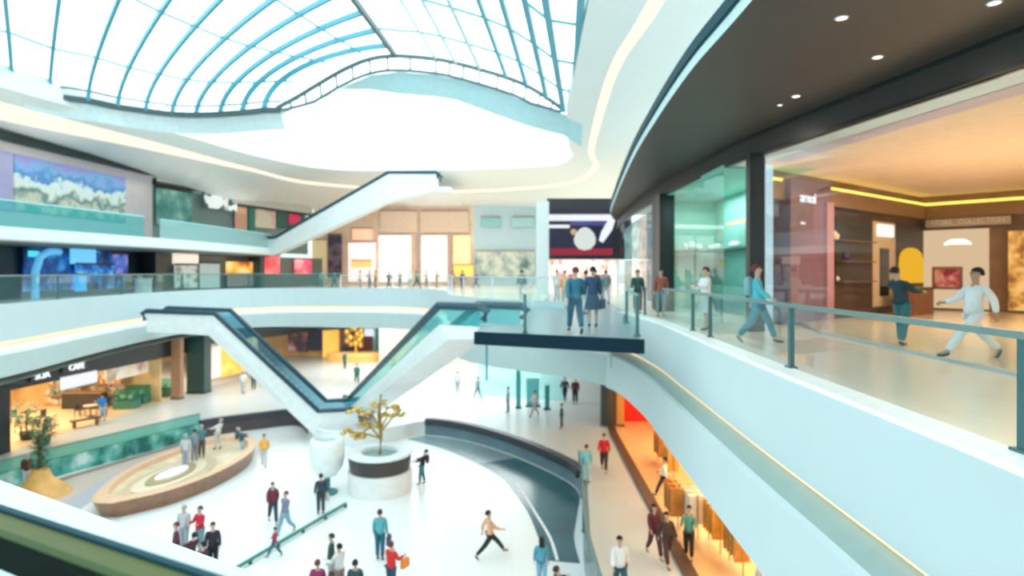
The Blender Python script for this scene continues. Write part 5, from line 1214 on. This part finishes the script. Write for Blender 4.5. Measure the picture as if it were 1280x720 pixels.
def person(x, d, z, label, top, bottom, hair='black', pose='stand', face=0, h=1.7, skin=0, lower='trousers', bag=None, hairkind='short', backpack=None, shoes=(.03, .03, .03)):
    P = POSES[pose]; t = thing('person', label, 'person', W(x, d, z)); s_ = h/1.73
    t.rotation_euler = (0, 0, R_(face)); t.scale = (s_, s_, s_)
    def part(nm, me, col, rough=.8, var=.05):
        o = bpy.data.objects.new(nm, me); COL.objects.link(o); o.parent = t
        m_ = mat('%s %.2f %.2f %.2f' % ((nm.split('_')[0],)+tuple(col)), col, rough, var=var)
        o.material_slots[0].link = 'OBJECT'; o.material_slots[0].material = m_; return o
    part('body', P['body'], SKINS[skin], .6); part('top', P['top'], top, var=.12)
    if lower == 'skirt': part('skirt', P['skirt'], bottom)
    else: part('trousers', P['trousers'], bottom)
    part('shoe', P['shoel'], shoes); part('shoe', P['shoer'], shoes)
    part('hair', P[hairkind], HAIRC[hair]); part('eyes', P['eyes'], (.01, .01, .01), .2)
    J = P['J']
    if bag:
        c = J['wrr']+V(.05, 0, -.22); m = MB().box(c.x-.05, c.x+.07, c.y-.17, c.y+.17, c.z-.16, c.z+.12); m.tube([c+V(0, -.1, .12), c+V(0, 0, .25), c+V(0, .1, .12)], .01, 6)
        o = m.build('tmp', MATS['white plaster']); me = o.data; bpy.data.objects.remove(o); me.materials.clear(); me.materials.append(None)
        part('handbag', me, bag)
    if backpack:
        c = J['chest']+V(0, -.19, .0); m = MB().lathe([(.001, -.22), (.15, -.2), (.17, 0), (.14, .18), (.001, .22)], c, 14, sy=.6); o = m.build('tmp', MATS['white plaster'], smooth=True); me = o.data; bpy.data.objects.remove(o); me.materials.clear(); me.materials.append(None)
        part('backpack', me, backpack)
    return t
def pp(px, py, z, *a, **k):
    x, d = G(px, py, z); return person(x, d, z, *a, **k)
NAVY = (.02, .03, .08); BLK = (.015, .015, .02); RED = (.60, .02, .04); JEAN = (.05, .13, .25); TEAL = (.05, .35, .42); WHT = (.85, .88, .9); GRY = (.35, .4, .42); ORG = (.85, .35, .05); MAR = (.18, .03, .06); LBL = (.30, .55, .68)
# atrium floor
pp(330, 583, Z0, 'person in an orange jacket and pale trousers standing on the white atrium floor', (.92, .45, .08), (.65, .62, .6), 'brown', 'walk', 200)
pp(341, 655, Z0, 'person in a maroon jacket with a navy backpack on the white atrium floor', MAR, (.04, .05, .08), 'auburn', 'walk', -150, backpack=(.03, .05, .20), skin=2)
pp(356, 668, Z0, 'person in a grey violet top and pale jeans stepping beside the maroon jacket', (.22, .22, .34), (.22, .45, .58), 'auburn', 'walkb', 150)
pp(401, 643, Z0, 'person in dark clothes with a grey bag beside the green barrier', (.03, .06, .08), (.05, .06, .08), 'dark', 'stand', 30, bag=(.5, .55, .55))
pp(343, 697, Z0, 'child in a dark red top by the green barrier', (.40, .04, .08), (.04, .15, .18), 'brown', 'walk', 90, h=1.1)
pp(475, 700, Z0, 'person in a teal top and dark jeans standing on the white floor below the kiosk', (.10, .42, .48), (.02, .14, .22), 'brown', 'stand', 0, h=1.78, bag=(.03, .08, .14))
pp(489, 745, Z0, 'person in a red jacket carrying an orange bag at the bottom centre', (.70, .03, .03), (.03, .07, .14), 'auburn', 'hold', -30, bag=(.85, .30, .05))
pp(414, 733, Z0, 'person in a grey black coat at the bottom edge', (.05, .08, .08), (.4, .42, .42), 'dark', 'stand', 100)
pp(424, 748, Z0, 'person in a white shirt at the bottom edge', (.75, .78, .78), (.3, .2, .2), 'black', 'hold', 60)
pp(397, 772, Z0, 'person in a purple red coat at the bottom edge of the photo', (.28, .03, .12), (.05, .05, .1), 'auburn', 'stand', 0)
pp(414, 790, Z0, 'person in an orange red coat at the bottom edge beside the purple red coat', (.65, .15, .05), (.05, .05, .1), 'brown', 'stand', 20)
pp(444, 772, Z0, 'person with black hair and a dark teal coat at the bottom edge', (.03, .08, .09), BLK, 'black', 'stand', 0)
pp(230, 690, Z0, 'person in a pale grey coat at the back of the group near the basin tip', (.55, .55, .58), GRY, 'grey', 'stand', 180)
pp(250, 692, Z0, 'person in a bright red jacket in the group near the basin tip', (.62, .02, .05), (.2, .3, .35), 'brown', 'hold', 160)
pp(220, 716, Z0, 'person in a dark wine coat at the left of the group near the basin tip', (.14, .03, .06), (.03, .15, .3), 'auburn', 'stand', 120)
pp(238, 728, Z0, 'person in a black and wine coat bending in the group near the basin tip', (.08, .02, .04), BLK, 'dark', 'lean', 60)
pp(266, 716, Z0, 'person in a near black coat at the right of the group near the basin tip', (.03, .02, .04), BLK, 'dark', 'stand', 200)
pp(254, 745, Z0, 'person in a dark plum coat in front of the near black coat', (.09, .02, .07), BLK, 'black', 'hold', 90)
pp(527, 606, Z0, 'person in a long black coat and teal trousers beside the round kiosk', (.035, .02, .035), (.04, .22, .25), 'dark', 'lean', 90, backpack=(.04, .03, .04))
pp(613, 697, Z0, 'person in an orange top and black trousers striding across the white floor', (.85, .45, .28), (.02, .025, .03), 'black', 'stride', -70, h=1.8)
pp(677, 738, Z0, 'person with dark hair and light blue clothes at the foot of the dark crescent', (.10, .35, .48), (.25, .5, .65), 'dark', 'stand', 0, hairkind='long')
pp(703, 778, Z0, 'person in black holding up an arm at the bottom edge', (.04, .03, .05), BLK, 'brown', 'lean', -60)
pp(34, 612, Z0, 'person in a dark red top near the cone planter at the lower left', (.14, .04, .05), (.7, .75, .78), 'grey', 'stand', 20)
# around the basin
pp(232, 586, Z0+.56, 'person in pale grey standing in the fountain basin, first of the row', (.60, .60, .62), (.4, .4, .45), 'grey', 'stand', 10)
pp(243, 579, Z0+.56, 'person in a slate coat at the far edge of the fountain basin', (.22, .30, .34), (.3, .3, .33), 'dark', 'stand', 60)
pp(252, 572, Z0+.56, 'person in a teal jacket and brown trousers behind the fountain basin', (.08, .22, .25), (.12, .08, .08), 'grey', 'hold', 30)
pp(272, 562, Z0+.56, 'person in white behind the rounded end of the fountain basin', (.85, .84, .84), (.7, .65, .62), 'grey', 'lean', 80)
pp(303, 572, Z0, 'person in a dark slate jacket beyond the rounded end of the basin', (.06, .12, .17), (.45, .6, .65), 'grey', 'lean', -60, backpack=(.05, .1, .15))
# promenade, right
pp(755, 590, Z1, 'person in a red jacket and dark brown trousers on the right promenade', RED, (.07, .03, .03), 'dark', 'walk', 170, h=1.8)
pp(733, 604, Z1, 'person in a light aqua coat on the right promenade by the balustrade', (.22, .60, .70), (.35, .65, .72), 'brown', 'stand', 0)
pp(706, 503, Z1, 'person in black beside the maroon coat at the far end of the right promenade', (.03, .03, .04), BLK, 'dark', 'walk', 160, h=1.85)
pp(719, 505, Z1, 'person in a dark maroon coat at the far end of the right promenade', (.10, .03, .04), BLK, 'dark', 'stand', 180, h=1.85)
pp(702, 536, Z1, 'person in dark teal at the promenade edge below the far walkway', (.03, .12, .14), (.03, .1, .12), 'dark', 'stand', 90, h=1.5)
pp(818, 697, Z1, 'person in a wine dress on the brown shop sill of the right promenade', (.15, .03, .04), (.12, .03, .04), 'dark', 'walk', 190, h=1.75, hairkind='long')
pp(834, 706, Z1, 'person in dark brown beside the wine dress on the brown shop sill', (.07, .04, .035), (.08, .04, .035), 'black', 'walkb', 190)
pp(775, 748, Z1, 'person in a white shirt seen from behind at the bottom of the right promenade', (.86, .90, .93), (.04, .12, .16), 'black', 'walk', 180, h=1.78)
pp(949, 775, Z1, 'person with dark hair at the bottom right in the amber shop', (.55, .6, .62), (.2, .2, .2), 'dark', 'stand', 60)
pp(830, 622, Z1, 'person in a white shirt and dark shorts inside the amber shop', (.90, .86, .82), (.05, .03, .05), 'dark', 'walk', 60)
pp(861, 700, Z1, 'person in a green top and black trousers at the amber shop entrance', (.10, .32, .25), (.03, .025, .02), 'dark', 'lean', 160, h=1.7)
for i, (px, py, c, lab) in enumerate([(572, 492, (.5, .55, .55), 'pale grey'), (597, 500, (.2, .35, .38), 'slate teal'), (635, 516, (.45, .5, .5), 'mid grey'), (668, 521, (.62, .66, .68), 'off-white'), (431, 461, (.05, .18, .18), 'dark green'), (446, 480, (.04, .22, .20), 'teal green')]):
    pp(px, py, Z1, 'small figure in %s clothes on the far promenade floor' % lab, c, tuple(q*.7 for q in c), 'dark', ['stand', 'walk'][i % 2], 40*i)
# promenade, left
pp(128, 527, Z1, 'person in a vivid blue shirt on the cafe promenade', (.02, .25, .75), (.45, .55, .62), 'dark', 'hold', 60, h=1.75)
pp(304, 492, Z1, 'person in white clothes on the promenade beside the big escalator', (.85, .82, .78), (.6, .6, .6), 'grey', 'stand', 0, h=1.75)
pp(317, 487, Z1, 'person in a dark green coat on the promenade beside the big escalator', (.05, .20, .17), (.1, .15, .15), 'dark', 'stand', 30, h=1.75)
# central walkway
pp(719, 418, Z2, 'person in a teal navy jacket and jeans walking away on the central walkway', (.04, .18, .28), (.02, .10, .18), 'auburn', 'walk', 5, h=1.75)
pp(741, 409, Z2, 'person in a navy coat with a large dark bag on the central walkway', (.03, .08, .17), (.02, .05, .11), 'dark', 'stand', 0, h=1.75, bag=(.02, .06, .14), lower='skirt')
pp(732, 394, Z2, 'person in a pale shirt further along the central walkway', (.85, .88, .88), (.7, .75, .78), 'brown', 'walkb', 0)
pp(706, 386, Z2, 'person in peach clothes further along the central walkway', (.85, .50, .32), (.88, .72, .60), 'auburn', 'walk', 170)
pp(696, 376, Z2, 'person in white near the far doorway beside the white pillar', (.85, .85, .85), (.6, .7, .72), 'dark', 'stand', 180)
pp(757, 381, Z2, 'person in grey green near the far doorway', (.25, .36, .36), (.55, .65, .65), 'brown', 'walk', 0)
pp(745, 373, Z2, 'person in a wine coat at the far doorway', (.3, .06, .08), (.15, .1, .1), 'dark', 'stand', 0)
pp(652, 377, Z2, 'person in grey green left of the far white pillar', (.2, .3, .3), (.6, .65, .65), 'dark', 'stand', 0)
# right gallery
pp(882, 414, Z2, 'person in a white blouse and pale dress on the right gallery before the teal window', (.82, .88, .90), (.62, .72, .72), 'auburn', 'hold', 100, h=1.72, skin=0, lower='skirt')
pp(948, 431, Z2, 'person in an aqua shirt and blue jeans walking past the black post', (.10, .52, .62), (.04, .24, .32), 'auburn', 'walk', -120, h=1.78, backpack=(.25, .45, .50))
pp(1216, 452, Z2, 'person in a white shirt and wide white trousers striding through the warm shop front', (.86, .88, .92), (.84, .86, .88), 'black', 'stride', 90, h=1.78, skin=1)
pp(1128, 434, Z2, 'person in dark teal clothes at the counter of the warm shop', (.02, .05, .07), (.03, .16, .19), 'dark', 'lean', -70, h=1.72)
pp(797, 393, Z2, 'person in dark green at the far end of the right gallery', (.03, .10, .09), (.15, .15, .15), 'dark', 'walk', 170)
pp(826, 396, Z2, 'person in red brown behind the wide black column', (.35, .10, .07), (.2, .3, .3), 'dark', 'stand', 170)
# people along the far gallery
cols = [(.25, .35, .36, 'grey teal'), (.05, .22, .25, 'deep teal'), (.3, .33, .33, 'ash grey'), (.5, .15, .08, 'rust'), (.12, .12, .14, 'charcoal'), (.35, .42, .42, 'sage grey'), (.85, .85, .85, 'white'), (.08, .18, .12, 'bottle green'), (.6, .3, .2, 'terracotta'), (.04, .04, .22, 'indigo'), (.4, .1, .1, 'brick red'), (.5, .5, .4, 'khaki'), (.7, .6, .5, 'sand'), (.25, .1, .25, 'plum')]
pxs = [402, 418, 462, 469, 486, 500, 512, 521, 546, 578, 566, 533, 450, 595]
for i, px in enumerate(pxs):
    c = cols[i]; pp(px, 362 - (i % 3), Z2, 'tiny figure in %s clothes standing along the far gallery railing' % c[3], c[:3], tuple(q*.6 for q in c[:3]), ['dark', 'brown', 'black'][i % 3], ['stand', 'walk', 'hold'][i % 3], 37*i, h=1.72)
# pushchair-like dark block is the large bag; floating dust removed
